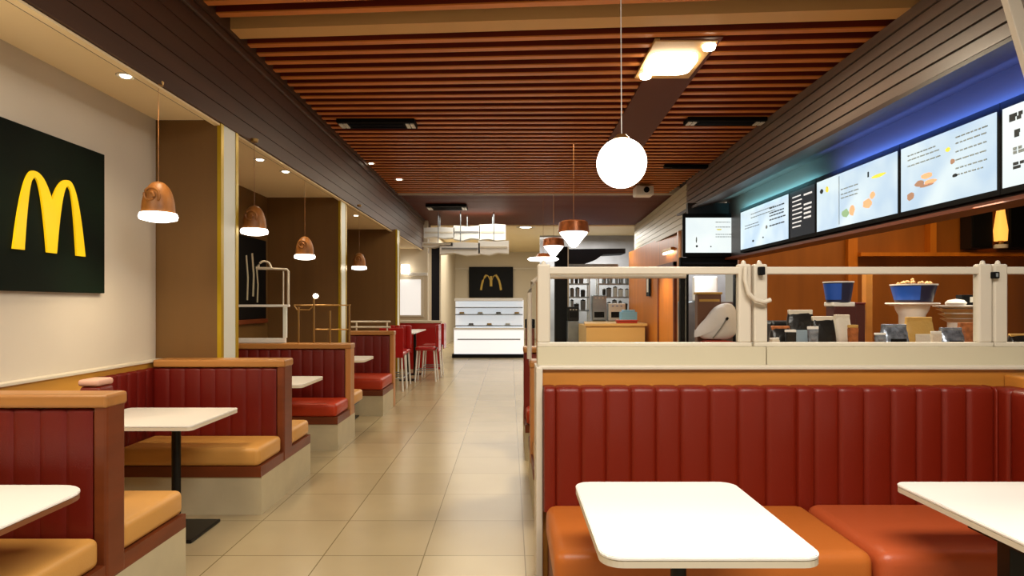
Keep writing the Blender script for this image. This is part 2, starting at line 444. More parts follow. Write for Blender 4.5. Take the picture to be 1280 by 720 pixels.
ab = arches(); ab.transform(Matrix.Translation((.049, .02, -.225)) @ Matrix.Rotation(PI/2, 4, 'Z'))
obj('arches_emblem', ab, 'arch_yellow_glow', sg, label='yellow double arch emblem')
k = thing('wall_sign', 'small black wall panel with dull gold arches on the far wall', 'sign', (-.80, 26.9, 2.2))
obj('panel', B(-.95, .95, -.04, .1, -.42, .90), 'sign_black', k)
def small_arch():
    bm = bmesh.new()
    tube(bm, [(-.43, 0, -.1), (-.40, 0, .1), (-.35, 0, .30), (-.27, 0, .46), (-.20, 0, .55)], .045, 8)
    tube(bm, [(.43, 0, -.1), (.40, 0, .1), (.35, 0, .30), (.27, 0, .46), (.20, 0, .55)], .045, 8)
    tube(bm, [(0, 0, .06), (0, 0, .2), (0, 0, .5)], .055, 8)
    tube(bm, [(-.2, 0, .55), (-.12, 0, .5), (-.05, 0, .35), (0, 0, .2), (.05, 0, .35), (.12, 0, .5), (.2, 0, .55)], .02, 8)
    for v in bm.verts: v.co.y = v.co.y*.3-.05
    return bm
obj('arches_emblem', small_arch(), 'arch_dull', k)

# ================================================================== BANQUETTES
def banquette(label, y0, yb0, yb1, y1, x0, x1, reds=('red_dark', 'yellow_seat', 'yellow_seat'), base_end=None, top=1.06, group='booth benches', sgn=1, post=None, floor_post=False, seat_z=.48, bx=None):
    """bench pair back to back; x1 is the aisle end (sgn=1: aisle to the right)"""
    t = thing('booth_bench', label, 'bench', ((x0+x1)/2, (yb0+yb1)/2, 0), 0, group)
    ox, oy = t.location.x, t.location.y
    def L(bm): return xf(bm, Matrix.Translation((-ox, -oy, 0)))
    e = x1; p = sgn
    def X(a, b): return (min(a, b), max(a, b))
    be = base_end if base_end is not None else y1
    xa, xb = X(x0, e)
    obj('base', L(B(xa, xb, y0+.02, be, 0, .27)), 'stone', t)
    obj('seat_frame', L(B(xa, xb, y0+.01, max(be, yb1), .27, .345)), 'wood_brown', t)
    if y0 < yb0: obj('seat_cushion', L(cushion(*X(x0+p*.01, e-p*.01), y0, yb0-.02, .345, seat_z)), reds[1], t, smooth=True)
    if y1 > yb1+.05:
        obj('seat_cushion', L(cushion(*X(x0+p*.01, e-p*.01), yb1+.02, y1, .345, seat_z)), reds[2], t, smooth=True)
        if be < y1-.1:
            lb = bmesh.new(); box(lb, *X(e-p*.12, e-p*.08), y1-.16, y1-.12, 0, .345); box(lb, *X(x0+p*.12, x0+p*.08), y1-.16, y1-.12, 0, .345)
            box(lb, *X(x0+p*.05, e-p*.05), yb1, y1-.05, .32, .345)
            obj('seat_support', L(lb), 'black_metal', t)
    Lb = abs(e-x0)-.06
    s = channels(Lb, .40, top-.06, .055, even(Lb, .115), groove=.008, r=.02)
    s.transform(Matrix.Translation((min(x0, e)+(.0 if p > 0 else .06), yb0+.05, 0)))
    obj('backrest', L(s), reds[0], t, smooth=True)
    if y1 > yb1+.05:
        s = channels(Lb, .40, top-.06, .055, even(Lb, .115), groove=.008, r=.02)
        s.transform(Matrix.Translation((max(x0, e)-(.06 if p > 0 else 0), yb1-.05, 0)) @ Matrix.Rotation(PI, 4, 'Z'))
        obj('backrest', L(s), reds[0], t, smooth=True)
    obj('core', L(B(*X(x0, e-p*.05), yb0+.045, yb1-.045, .345, top-.05)), 'wood_brown', t)
    obj('end_post', L(B(*X(e-p*.055, e+p*.006), yb0-.005, yb1+.005, 0 if floor_post else .27, top-.03, bev=.012)), post or 'wood_brown', t)
    obj('cap_rail', L(B(*X(x0, e+p*.012), yb0-.015, yb1+.015, top-.055, top+.005, bev=.014, seg=3)), 'wood_cap', t)
    return t
E = -1.785
banquette('nearest back-to-back booth bench on the left, tan seats, cut by the left edge', 2.30, 2.76, 2.885, 3.44, WX+.086, E, top=1.095)
banquette('tan-seated booth bench facing the second left table, beside the brown wall column', 4.42, 4.88, 5.05, 5.53, WX+.086, E+.02)
banquette('booth bench with orange-red front seat under the white-framed glass screen', 6.36, 6.86, 7.03, 7.52, W2+.05, E+.03, ('red_dark', 'red_seat', 'yellow_seat'), base_end=7.08, post='wood_post')
banquette('farthest left booth bench with red seat and a tall wooden end post', 8.34, 9.10, 9.24, 9.24, -2.36, E+.09, ('red_dark', 'red_seat', 'yellow_seat'), post='wood_post', floor_post=True, top=1.10, seat_z=.50)
# wall shelf with wainscot and wall cushion
t = thing('wall_shelf', 'narrow wooden ledge running along the left wall under the arches panel', 'shelf', (WX, 3.0, 0))
obj('ledge', B(.002, .07, -5, 2.055, 1.04, 1.06, bev=.004), 'cream_frame', t)
obj('wainscot', B(.002, .05, -5, 2.055, .0, 1.04), 'wainscot_tan', t)
t = thing('wall_cushion', 'dark red upholstered panel on the left wall behind the second table', 'cushion', (WX+.052, 4.22, 0))
s = channels(.82, .40, 1.0, .03, even(.82, .12), groove=.01, r=.02); s.transform(Matrix.Rotation(PI/2, 4, 'Z'))
obj('panel', s, 'red_dark', t, smooth=True)
t = thing('bolster', 'small red upright bolster with pale pink top behind the nearest left bench', 'cushion', (-2.13, 3.22, .481))
obj('pad', B(-.055, .055, -.06, .06, .0, .60, bev=.02, seg=3), 'red_warm', t, smooth=True)
obj('top_pad', B(-.058, .05, -.065, .065, .60, .635, bev=.014, seg=3), 'pale_pink', t, smooth=True)

# ================================================================== TABLES
def table(label, x0, x1, y0, y1, z=.75, r=.05, px=None, py=None, pole=.028, edge='laminate_edge', sq=False, group='white café tables'):
    px = (x0+x1)/2 if px is None else px; py = (y0+y1)/2 if py is None else py
    t = thing('cafe_table', label, 'table', (px, py, 0), 0, group)
    P = [(a-px, b-py) for a, b in rounded(x0, x1, y0, y1, r)]
    obj('tabletop', prism(bmesh.new(), P, z-.012, z, bev=.003), 'laminate', t)
    P = [(a-px, b-py) for a, b in rounded(x0+.001, x1-.001, y0+.001, y1-.001, r)]
    obj('table_edge', prism(bmesh.new(), P, z-.032, z-.0125), edge, t)
    if sq: obj('pole', B(-pole, pole, -.03, .03, .02, z-.032, bev=.004), 'black_metal', t)
    else: obj('pole', lathe(bmesh.new(), [(0, .02), (pole, .02), (pole, z-.032), (0, z-.032)]), 'black_metal', t, smooth=True)
    obj('base_plate', B(-.2, .2, -.2, .2, .0, .022, bev=.008), 'black_metal', t)
    q_ = .07 if sq else .12; b2 = B(-q_, q_, -.12, .12, z-.045, z-.032); obj('bracket', b2, 'black_metal', t)
    return t
table('near left white table with wood-coloured edge, cut by the left edge of the photo', WX+.12, -1.715, 1.93, 2.59, py=2.08, r=.14, edge='table_wood_edge')
table('second left white table on a black pole in front of the tan bench', WX+.12, -1.96, 3.84, 4.52, px=-2.19, py=4.1, r=.03)
table('third left white table, in front of the orange-red seat', -3.2, -1.93, 5.80, 6.49, r=.05)
table('farthest small white table in the left booths', -2.55, -1.86, 7.95, 8.60, py=8.12, z=.785, r=.08)
table('whole white table with rounded corners at the front of the long red booth', .272, .940, 1.845, 2.635, r=.065)
table('white table at the right edge of the photo, its corner pointing left', 1.615, 2.30, 1.845, 2.635, px=1.70, py=2.10, r=.05, pole=.038, sq=True)

# ================================================================== RIGHT LONG BOOTH
def k2x(x, k=238.): return (x-637)/k
pw = thing('partition_wall', 'low partition with a wooden ledge and cream panel behind the long red booth', 'partition', (1.9, 3.38, 0))
def PW(*a, **k_): return xf(B(*a, **k_), Matrix.Translation((-1.9, -3.38, 0)))
obj('wood_panel', PW(.165, 4.4, 3.29, 3.46, .0, 1.155), 'wood_ledge', pw)
obj('ledge', PW(.150, 4.4, 3.27, 3.50, 1.155, 1.175, bev=.005), 'cream_frame', pw)
obj('cream_panel', PW(.150, 1.368, 3.33, 3.45, 1.175, 1.27), 'cream_panel', pw)
obj('cream_panel', PW(1.374, 4.4, 3.33, 3.45, 1.175, 1.27), 'cream_panel', pw)
obj('end_board', PW(.138, .172, 3.24, 3.50, .0, 1.17, bev=.004), 'cream_frame', pw)
bt = thing('long_booth', 'long fluted red leather booth with orange and coral seats, right foreground', 'bench', (1.3, 3.28, 0))
def LB(bm): return xf(bm, Matrix.Translation((-1.3, -3.28, 0)))
sp = [695, 727, 758, 790, 821, 852, 889, 925, 960, 998, 1020, 1051, 1083, 1117, 1149, 1181, 1212, 1246]
kk = 245.; x0 = .175
s = channels(2.50-x0, .42, 1.075, .10, [(p-637)/kk-x0 for p in sp], groove=.017, r=.03, nu=13, pw=.26)
s.transform(Matrix.Translation((x0, 3.288, 0)))
obj('backrest', LB(s), 'red_warm', bt, smooth=True)
s = channels(1.6, .42, 1.075, .10, [.13, .27, .41, .56, .7, .85, 1., 1.2, 1.4], groove=.017, r=.03, nu=13, pw=.26)
s.transform(Matrix.Translation((2.60, 3.26, 0)) @ Matrix.Rotation(-PI/2, 4, 'Z'))
obj('side_backrest', LB(s), 'red_warm', bt, smooth=True)
obj('side_panel', LB(B(2.60, 2.66, 1.5, 3.285, 0, 1.13, bev=.01)), 'wood_ledge', bt)
obj('seat_cushion', LB(cushion(.185, 1.507, 2.56, 3.21, .30, .475, .05)), 'orange_seat', bt, smooth=True, label='orange leather seat cushion')
obj('seat_cushion', LB(cushion(1.513, 2.52, 2.54, 3.21, .30, .482, .055)), 'red_seat_pink', bt, smooth=True, label='coral red leather seat cushion')
obj('base', LB(B(.2, 2.58, 2.66, 3.28, 0, .30)), 'wood_brown', bt)
# aisle-side benches behind the partition
banquette('bench end seen past the aisle edge directly behind the long booth', 4.35, 4.80, 4.98, 5.45, 1.5, .165, sgn=-1, group='benches behind the partition', post='wood_post')
banquette('last bench end on the right side of the aisle, dark red', 5.95, 6.30, 6.48, 6.95, 1.5, .150, ('red_warm', 'red_seat', 'red_seat'), sgn=-1, group='benches behind the partition', post='red_warm')

# glass screens on the partition
def glass_screen(label, x0, x1, y, z0, z1, fw=.045, top=None, posts=True, group='glass screens on the partition'):
    t = thing('glass_screen', label, 'glass screen', (x0, y, z0), 0, group)
    W = x1-x0; H = z1-z0; f = fw
    obj('top_rail', B(.012, W-.012, -.022, .022, H-.035-.02, H-.015, bev=.006), 'cream_frame', t)
    obj('bottom_rail', B(0, W, -.03, .03, 0, .022, bev=.004), 'cream_frame', t)
    for xx in (0, W-f): obj('frame_post', B(xx, xx+f, -.025, .025, .02, H+.0, bev=.010), 'cream_frame', t)
    obj('glass_pane', B(f, W-f, -.004, .004, .022, H-.055), 'clear_glass', t)
    for xx in (f/2, W-f/2): obj('finial', lathe(bmesh.new(), [(0, H+.022), (.010, H+.016), (.014, H), (.018, H-.01), (0, H-.01)], (xx, 0, 0), 12), 'cream_frame', t, smooth=True)
    return t
glass_screen('leftmost cream-framed glass screen on the partition, kitchen behind it', .150, 1.305, 3.39, 1.27, 1.716, .07)
glass_screen('middle cream-framed glass screen, coffee bags behind it', 1.318, 2.606, 3.39, 1.27, 1.716, .075)
glass_screen('rightmost cream-framed glass screen, cut by the right edge', 2.614, 3.95, 3.39, 1.27, 1.716, .075)
t = thing('strap_loop', 'beige looped strap hanging between the left and middle glass screens', 'strap', (1.32, 3.345, 1.7))
obj('loop', tube(bmesh.new(), [(-.055, 0, 0), (-.060, -.005, -.07), (-.045, -.01, -.14), (-.01, -.012, -.178), (.04, -.012, -.19), (.075, -.008, -.178)], .012), 'cream_frame', t, smooth=True)
obj('clip', B(.015, .045, -.02, .02, -.045, .0, bev=.006), 'black_matte', t)
t = thing('latch', 'small black latch between the middle and right glass screens', 'latch', (2.61, 3.355, 1.655))
obj('plate', B(-.018, .018, -.012, .012, -.018, .018, bev=.005), 'black_matte', t)
obj('bolt', lathe(bmesh.new(), [(0, -.01), (.006, -.01), (.006, .01), (0, .01)], (0, -.014, 0), 10), 'steel', t)
t = thing('glass_screen', 'beige rounded glass screen end standing behind the partition by the aisle', 'glass screen', (.18, 4.89, 1.07))
fr = bmesh.new(); tube(fr, [(-.025, 0, 0), (-.025, 0, .52), (.0, 0, .60), (.06, 0, .645), (1.2, 0, .65)], .02)
obj('frame', fr, 'cream_frame', t, smooth=True)
obj('inner_post', B(.03, .06, -.015, .015, 0, .6, bev=.005), 'wood_cap', t)
obj('glass_pane', B(.0, 1.2, -.004, .004, .02, .63), 'clear_glass', t)

# left glass screen and rails on benches
t = thing('glass_screen', 'white-framed glass screen standing on the left bench by the wall column', 'glass screen', (-2.85, 6.95, 1.066))
fr = bmesh.new(); box(fr, -.40, .36, -.02, .02, 0, .055, bev=.006); obj('bottom_rail', fr, 'white_plastic', t)
obj('middle_rail', B(-.40, .40, -.02, .02, .40, .428, bev=.006), 'white_plastic', t)
obj('frame_post', B(.33, .37, -.02, .02, .055, .40, bev=.006), 'white_trim', t)
u = bmesh.new(); tube(u, [(.385, 0, .42), (.385, 0, .80), (.37, 0, .82), (.12, 0, .83)], .013); tube(u, [(.33, 0, .42), (.33, 0, .80)], .008)
obj('upper_rail', u, 'cream_frame', t, smooth=True)
obj('glass_pane', B(-.40, .33, -.004, .004, .055, .80), 'clear_glass', t)
g = bmesh.new(); tube(g, [(.12+.07*math.cos(a), 0, .84+.07*math.sin(a)) for a in [PI*i/8 for i in range(9)]], .012)
tube(g, [(.03, 0, .83), (.21, 0, .83)], .016)
obj('ring_bracket', g, 'cream_frame', t, smooth=True)
t = thing('guard_rail', 'thin brass guard rail on the left bench, small round lamp on top', 'rail', (-2.13, 6.95, 1.066))
r_ = bmesh.new(); tube(r_, [(-.27, 0, .42), (.36, 0, .42)], .008); tube(r_, [(-.04, 0, .15), (.36, 0, .15)], .008)
tube(r_, [(-.27, 0, .42), (-.24, 0, .37), (-.10, 0, .37), (-.05, 0, .42)], .008)
obj('rail_tubes', r_, 'brass', t, smooth=True)
for xx, h in ((-.05, .5), (-.22, .40), (.13, .36), (.345, .43)):
    obj('rail_post', tube(bmesh.new(), [(xx, 0, 0), (xx, 0, h)], .012), 'brass', t, smooth=True)
obj('lamp_ball', lathe(bmesh.new(), [(0, .55), (.02, .545), (.032, .525), (.02, .50), (0, .495)], (-.03, 0, 0), 14), 'spot_glow', t, smooth=True)
t = thing('guard_rail', 'low pale double rail above the farthest left booth bench', 'rail', (-2.05, 9.17, 1.11))
for z_ in (.05, .13):
    obj('rail_tube', tube(bmesh.new(), [(-.28, 0, z_), (.30, 0, z_)], .014), 'cream_frame', t, smooth=True)
for xx in (-.2, .25): obj('rail_post', tube(bmesh.new(), [(xx, 0, 0), (xx, 0, .13)], .012), 'cream_frame', t, smooth=True)
# dark picture in the bay
t = thing('framed_picture', 'dark glossy picture with modelled pale reflections in the second left bay', 'picture', (W2+.01, 8.1, 1.5))
obj('panel', B(-.005, .03, -.52, .52, -.2, .87, bev=.01), 'black_matte', t)
st = bmesh.new()
for yy, z0_, z1_, ww in ((-.12, .05, .62, .03), (.06, .10, .66, .035), (.20, .02, .5, .028)):
    tube(st, [(.032, yy-.03, z1_), (.032, yy+.02, (z0_+z1_)/2), (.032, yy, z0_)], ww*.45, 8)
obj('reflection_streak', st, 'cream_panel', t, smooth=True)  # pale tubes modelled as reflections on the dark panel
obj('frame', B(-.004, .045, -.55, .55, -.26, -.2, bev=.008), 'wood_brown', t)

# ================================================================== PENDANTS
def shade_pendant(label, loc, s, zc, rz=0):
    t = thing('pendant_lamp', label, 'lamp', loc, rz, 'brown dome pendant lamps')
    p = []
    for i in range(11):
        a = i/10; r = .102*math.sin(PI/2*min(1, a*1.05))**.6; p.append((r*s, (.125-.215*a**1.35)*s))
    prof = [(0, .126*s)]+p[1:]+[(p[-1][0]-.008*s, p[-1][1]), (0.06*s, .09*s), (0, .1*s)]
    obj('lamp_shade', lathe(bmesh.new(), prof), 'shade_wood', t, smooth=True)
    rr = p[-1][0]; z = p[-1][1]
    obj('light_ring', lathe(bmesh.new(), [(rr-.012*s, z+.004*s), (rr+.010*s, z), (rr+.018*s, z-.022*s), (rr+.012*s, z-.042*s), (rr*.6, z-.056*s), (0, z-.058*s)]), 'lamp_glow', t, smooth=True)
    sp_ = []
    for i in range(30):
        a = i/29*2.6*PI; q = (.060-.042*i/29)*s; sp_.append((q*math.cos(a-.6), -.088*s-.012*s*(1-abs(q)/(.07*s)), q*math.sin(a-.6)+.018*s))
    obj('spiral_relief', tube(bmesh.new(), sp_, .009*s, 8), 'shade_wood', t, smooth=True)
    obj('cord', tube(bmesh.new(), [(0, 0, .12*s), (0, 0, zc-loc[2])], .0018, 6), 'shade_wood', t)
    obj('ceiling_cup', lathe(bmesh.new(), [(0, zc-loc[2]-.03), (.03, zc-loc[2]-.028), (.035, zc-loc[2]), (0, zc-loc[2])]), 'brass', t, smooth=True)
    l = bpy.data.lights.new('pendant_bulb', 'SPOT'); l.energy = 26*s; l.color = (1, .80, .52); l.spot_size = 2.5; l.spot_blend = .8; l.shadow_soft_size = .08
    o = bpy.data.objects.new('pendant_bulb', l); C.objects.link(o); o.location = (loc[0], loc[1], loc[2]-.16*s)
    return t
def at(x, y, k): return ((x-637)/k, F/k, 1.5+(380-y)/k)
shade_pendant('nearest brown dome pendant lamp with white rim in front of the left wall corner', at(198, 250, 186), 1.0, LZ)
shade_pendant('second brown dome pendant lamp on the left, hanging before the dark picture', at(318, 274, 138), 1.0, LZ)
shade_pendant('third dome pendant lamp on the left, alone in front of the second brown panel', at(381, 309, 107), 1.0, LZ)
shade_pendant('farthest and smallest dome pendant lamp on the left side', at(449, 326, 83), .95, LZ)
g = thing('globe_pendant', 'large glowing white globe pendant lamp hanging over the aisle', 'lamp', at(777, 204, 207))
R = .150; zl = CZ+.16-g.location.z
obj('globe', lathe(bmesh.new(), [(R*math.sin(PI*i/24), R*math.cos(PI*i/24)) for i in range(25)], n=48), 'globe_glow', g, smooth=True)
obj('collar', lathe(bmesh.new(), [(0, R+.02), (.03, R+.02), (.055, R-.008), (0, R-.008)]), 'brass', g, smooth=True)
obj('cord', tube(bmesh.new(), [(0, 0, R), (-.008, 0, zl)], .003, 6), 'white_plastic', g)
def cone_pendant(label, loc, s):
    t = thing('cone_pendant', label, 'lamp', loc, 0, 'copper-topped cone pendants')
    obj('drum_shade', lathe(bmesh.new(), [(0, .13*s), (.16*s, .13*s), (.20*s, .11*s), (.218*s, -.02*s), (.20*s, -.03*s), (0, 0)]), 'shade_copper', t, smooth=True)
    obj('cone_diffuser', lathe(bmesh.new(), [(.198*s, -.02*s), (.185*s, -.055*s), (.12*s, -.13*s), (.065*s, -.205*s), (.03*s, -.235*s), (0, -.24*s)]), 'lamp_glow', t, smooth=True)
    obj('cord', tube(bmesh.new(), [(0, 0, .13*s), (0, 0, CZ+.16-loc[2])], .003, 6), 'shade_wood', t)
cone_pendant('copper-topped pendant with glowing white cone, nearest of three in the row', at(717, 288, 90), 1.0)
cone_pendant('smaller cone pendant half hidden behind the nearest copper-topped one', at(692, 306, 66), .95)
t = thing('disc_pendant', 'flat white disc pendant with brown top, farthest in the row', 'lamp', at(679, 324, 58), 0)
obj('disc_shade', lathe(bmesh.new(), [(0, .12), (.12, .12), (.16, .04), (0, .04)]), 'shade_copper', t, smooth=True)
obj('disc_diffuser', lathe(bmesh.new(), [(0, .05), (.30, .03), (.34, 0), (.30, -.03), (0, -.05)]), 'lamp_glow', t, smooth=True)
obj('cord', tube(bmesh.new(), [(0, 0, .12), (0, 0, CZ+.16-t.location.z)], .003, 6), 'shade_wood', t)

# ceiling light, spots, vents, projector
kc = 136.; t = thing('ceiling_light', 'bright square ceiling light with two small spots set in the wood slats', 'ceiling light', ((842-637)/kc, F/kc, CZ-.03))
obj('housing', B(-.27, .27, -.42, .46, .008, .035, bev=.004), 'band', t)
obj('light_panel', prism(bmesh.new(), rounded(-.24, .19, -.19, .25, .10), -.035, .01), 'panel_glow', t)
for sx, sy in ((-.18, .36), (.22, -.33)):
    obj('spot_bulb', lathe(bmesh.new(), [(0, -.03), (.05, -.025), (.06, .008), (0, .008)], (sx, sy, 0), 16), 'panel_glow', t, smooth=True)
def small_spot(label, loc, r=.045, tilt=True):
    t = thing('downlight', label, 'ceiling light', loc, 0, 'small round downlights')
    obj('rim', lathe(bmesh.new(), [(r*.8, -.004), (r*1.25, -.008), (r*1.3, 0), (r*.8, 0)], n=18), 'cream_frame', t, smooth=True)
    obj('bulb', lathe(bmesh.new(), [(0, -.014), (r*.6, -.012), (r*.8, 0), (0, 0)], n=18), 'spot_glow', t, smooth=True)
def cpos(x, y, z): k = (380-y)/(z-1.5); return ((x-637)/k, F/k, z-.002)
small_spot('small downlight in the cream ceiling nearest the left wall', cpos(157, 94, LZ))
small_spot('first downlight in the second bay ceiling on the left', cpos(325, 199, LZ), .05)
small_spot('second downlight in the second bay ceiling on the left', cpos(357, 214, LZ), .05)
small_spot('downlight in the third bay ceiling on the left', cpos(445, 269, LZ), .05)
small_spot('left of the two tiny spots in the wood slats near the left fascia', cpos(464, 204, CZ), .05)
small_spot('right of the two tiny spots in the wood slats near the left fascia', cpos(499, 224, CZ), .07)
small_spot('bright round downlight at the far edge of the wood ceiling', cpos(657, 284, CZ), .22)
for x, yv, dx in ((157, 94, .12), (325, 199, .1), (357, 214, 0), (445, 269, 0)):
    p = cpos(x, yv, LZ); spot('downlight_beam', (p[0]+dx*2.4, p[1], p[2]-.03), 26, ang=125, blend=1)
def vent(label, x0, x1, yv, m='black_matte', w=.16, ends=True):
    k = (380-yv)/(CZ-1.5); X0 = (x0-637)/k; X1 = (x1-637)/k; Y = F/k
    t = thing('ceiling_vent', label, 'vent', ((X0+X1)/2, Y, CZ-.03), 0, 'dark linear ceiling vents'); h = (X1-X0)/2
    obj('housing', B(-h, h, -w/2, w/2, -.02, .03, bev=.005), m, t)
    sl_ = bmesh.new()
    for q in (-.04, 0, .04): box(sl_, -h*.7, h*.7, q*w/.16-.006, q*w/.16+.006, -.035, -.02)
    obj('louvre', sl_, 'navy', t)
    if ends:
        for s_ in (-1, 1):
            for q in (.80, .92): obj('end_clip', B(s_*h*q-.022, s_*h*q+.022, -w*.3, w*.3, -.032, -.019), 'white_plastic', t)
vent('dark linear vent in the wood ceiling left of the aisle', 424, 520, 152, w=.28)
vent('dark linear vent in the wood ceiling beside the menu-side fascia', 857, 955, 149, w=.22)
vent('thin dark vent high on the right behind the globe lamp', 830, 892, 206, w=.10, ends=False)
vent('faint dark vent in the darker far end of the wood ceiling', 534, 584, 258, w=.6)
k = 66.; t = thing('projector', 'small white projector on a brass mount under the ceiling behind the globe lamp', 'projector', at(804, 239, k))
obj('body', B(-.17, .17, -.16, .16, -.10, .08, bev=.03, seg=3), 'white_plastic', t, smooth=True)
obj('lens', xf(lathe(bmesh.new(), [(0, .03), (.05, .03), (.055, 0), (0, 0)], n=18), Matrix.Translation((.03, -.16, 0)) @ Matrix.Rotation(PI/2, 4, 'X')), 'black_matte', t, smooth=True)
obj('mount', B(-.07, .13, -.05, .05, .08, .14, bev=.01), 'brass', t)
obj('mount_rod', tube(bmesh.new(), [(.03, 0, .12), (.03, 0, CZ-t.location.z)], .02, 8), 'brass', t)
# slanted cream bar at the top right
t = thing('ceiling_brace', 'slanted cream bar crossing the top right corner of the photo', 'brace', (2.63, 3.3, 3.18))
obj('bar', xf(B(-.036, .036, -.02, .02, -.62, .60, bev=.004), Matrix.Rotation(math.radians(-16.5), 4, 'Y')), 'cream_frame', t)

# suspended white panels far away
for i, (x0_, x1_, y0_, y1_, tz, lab) in enumerate((
    (530, 568, 285, 297, .10, 'upper left panel of the folded white ceiling baffles'), (567, 600, 282, 299, -.12, 'upper middle panel of the folded white ceiling baffles'), (599, 632, 281, 300, .08, 'upper right panel of the folded white ceiling baffles'),
    (528, 566, 303, 308, -.1, 'lower left panel of the folded white ceiling baffles'), (550, 600, 304, 318, .12, 'lower middle panel of the folded white ceiling baffles'), (598, 636, 301, 317, -.12, 'lower right panel of the folded white ceiling baffles'))):
    k = 50. if i < 3 else 51.5
    a = at(x0_, y0_, k); b = at(x1_, y1_, k)
    t = thing('ceiling_baffle', lab, 'ceiling panel', ((a[0]+b[0])/2, F/k, (a[2]+b[2])/2), 0, 'white ceiling baffles')
    W = (b[0]-a[0])/2; H = abs(a[2]-b[2])/2
    p = prism(bmesh.new(), [(-W, -H), (-W*.3, -H+tz*.3), (W*.3, -H-tz*.2), (W, -H), (W, H), (W*.2, H+tz*.2), (-W, H)], -.05, .30, axis='y')
    obj('panel', p, 'white_plastic', t)
    obj('hanger', tube(bmesh.new(), [(0, .15, H), (0, .15, CZ-t.location.z)], .012, 6), 'steel', t)
    obj('rib', B(-W*.9, W*.9, -.07, -.05, -.02, .02), 'grey_plastic' if i in (1, 4) else 'cream_frame', t)

# ================================================================== MENU SCREENS
MXS = 3.60
def menu(label, y0, y1, m, content, z0=2.35, z1=2.93):
    """screen on the side bulkhead facing -x ; y1 far end"""
    t = thing('menu_screen', label, 'screen', (3.66, (y0+y1)/2, (z0+z1)/2), 0, 'lit menu screens over the counter')
    hy = (y1-y0)/2; hz = (z1-z0)/2
    obj('bezel', B(-.03, .03, -hy+.001, hy-.001, -hz-.045, hz+.06, bev=.004), 'black_matte', t)
    obj('display', B(-.036, -.029, -hy+.03, hy-.03, -hz, hz), m, t)
    menu_graphics(t, hy-.05, hz-.02, content, side=True)
def menu_graphics(t, h, v, content, side):
    text = {}; d = [c for c in t.children if c.name.startswith('display')][0]
    def blob(m, a, z, w_, hh):
        pts = [(a+w_*math.cos(q)*random.uniform(.75, 1.1), z+hh*math.sin(q)*random.uniform(.75, 1.1)) for q in [2*PI*i/10 for i in range(10)]]
        pp = prism(bmesh.new(), [(-p, q) if side else (p, q) for p, q in pts], -.0015, .0015, axis='x' if side else 'y')
        pp.transform(Matrix.Translation(Vector((-.0385, 0, 0)) if side else Vector((0, -.0385, 0))))
        obj('menu_picture', pp, m, d)
    def bar(m, a, z, w_, hh):
        bm = text.setdefault(m, bmesh.new())
        if side: box(bm, -.040, -.037, -a-w_, -a+w_, z-hh, z+hh)
        else: box(bm, a-w_, a+w_, -.040, -.037, z-hh, z+hh)
    for c in content: (blob if c[0] == 'o' else bar)(c[1], c[2]*h, c[3]*v, c[4]*h, c[5]*v)
    for m, bm in text.items(): obj('menu_text', bm, m, d)
def lines(m, a, zs, w_, hh=.02):
    out = []
    for z in zs:
        x = a-w_
        while x < a+w_:
            d = random.uniform(.02, .06); out.append(('b', m, x+d, z, d, hh)); x += 2*d+.025
    return out
def Yk(x): return F*MXS/(x-637.)
# "a" runs from -1 (far/left in view) to +1 (near/right in view)
c_plain = lines('ink_pale', .0, (.75, .55), .5)+[('o', 'ink_dark', -.4, -.75, .04, .07), ('o', 'ink_dark', .05, -.7, .03, .05), ('o', 'ink_pale', .2, -.2, .04, .1)]+lines('ink_dark', .6, (.7, .45, .3, .1, -.2), .28, .03)+lines('ink_pale', -.5, (.2, .05), .3)
menu('narrow blue-white menu screen at the far end of the row, left of the black one', Yk(984), Yk(923), 'screen_blue', c_plain)
c_black = lines('ink_white', -.45, (.8, .6, .4, .2, 0, -.2, -.4, -.6), .38, .03)+lines('ink_white', .5, (.75, .3, .1, -.1, -.3), .3, .04)
menu('black menu board with small white writing between the lit screens', Yk(1017), Yk(984), 'screen_dark', c_black)
c_fries = [('b', 'ink_pale', -.35, 0, .006, .98), ('o', 'ink_dark', -.87, .62, .05, .12), ('o', 'ink_yellow', -.70, .62, .05, .14), ('o', 'ink_orange', .0, -.55, .07, .22), ('o', 'ink_orange', .38, -.45, .12, .18), ('o', 'ink_orange', .50, -.2, .07, .14), ('o', 'ink_green', -.18, -.6, .10, .18), ('o', 'ink_yellow', .62, .45, .18, .07), ('b', 'ink_dark', .40, .62, .015, .1)]+lines('ink_pale', -.1, (.4, .2, .05), .2)
menu('menu screen picturing small orange fries and a yellow bar', Yk(1120.5), Yk(1017), 'screen_blue', c_fries)
c_burg = lines('ink_pale', -.5, (.75, .6, .4), .35)+[('o', 'ink_brown', -.55, -.28, .12, .10), ('o', 'ink_orange', -.38, -.1, .16, .09), ('o', 'ink_brown', -.78, -.62, .10, .14), ('o', 'ink_orange', -.3, -.32, .16, .09), ('o', 'ink_brown', -.4, -.4, .18, .05), ('o', 'ink_brown', .2, .1, .05, .09), ('o', 'ink_dark', .25, -.35, .06, .06), ('o', 'ink_yellow', .1, .5, .05, .08)]+lines('ink_pale', .55, (.78, .6, .35, .1, -.15, -.35), .28)
menu('menu screen picturing a burger beside rows of pale text', Yk(1245), Yk(1120.5), 'screen_blue', c_burg)
c_end = lines('ink_dark', -.82, (.80, .70), .10, .05)+lines('ink_dark', -.80, (.35, .25), .04, .05)+lines('ink_pale', -.8, (-.1, -.2), .06, .04)+lines('ink_dark', -.8, (-.5, -.6), .06, .04)
menu('menu screen cut by the right edge of the photo, black writing on it', Yk(1245)-1.25, Yk(1245), 'screen_white', c_end)
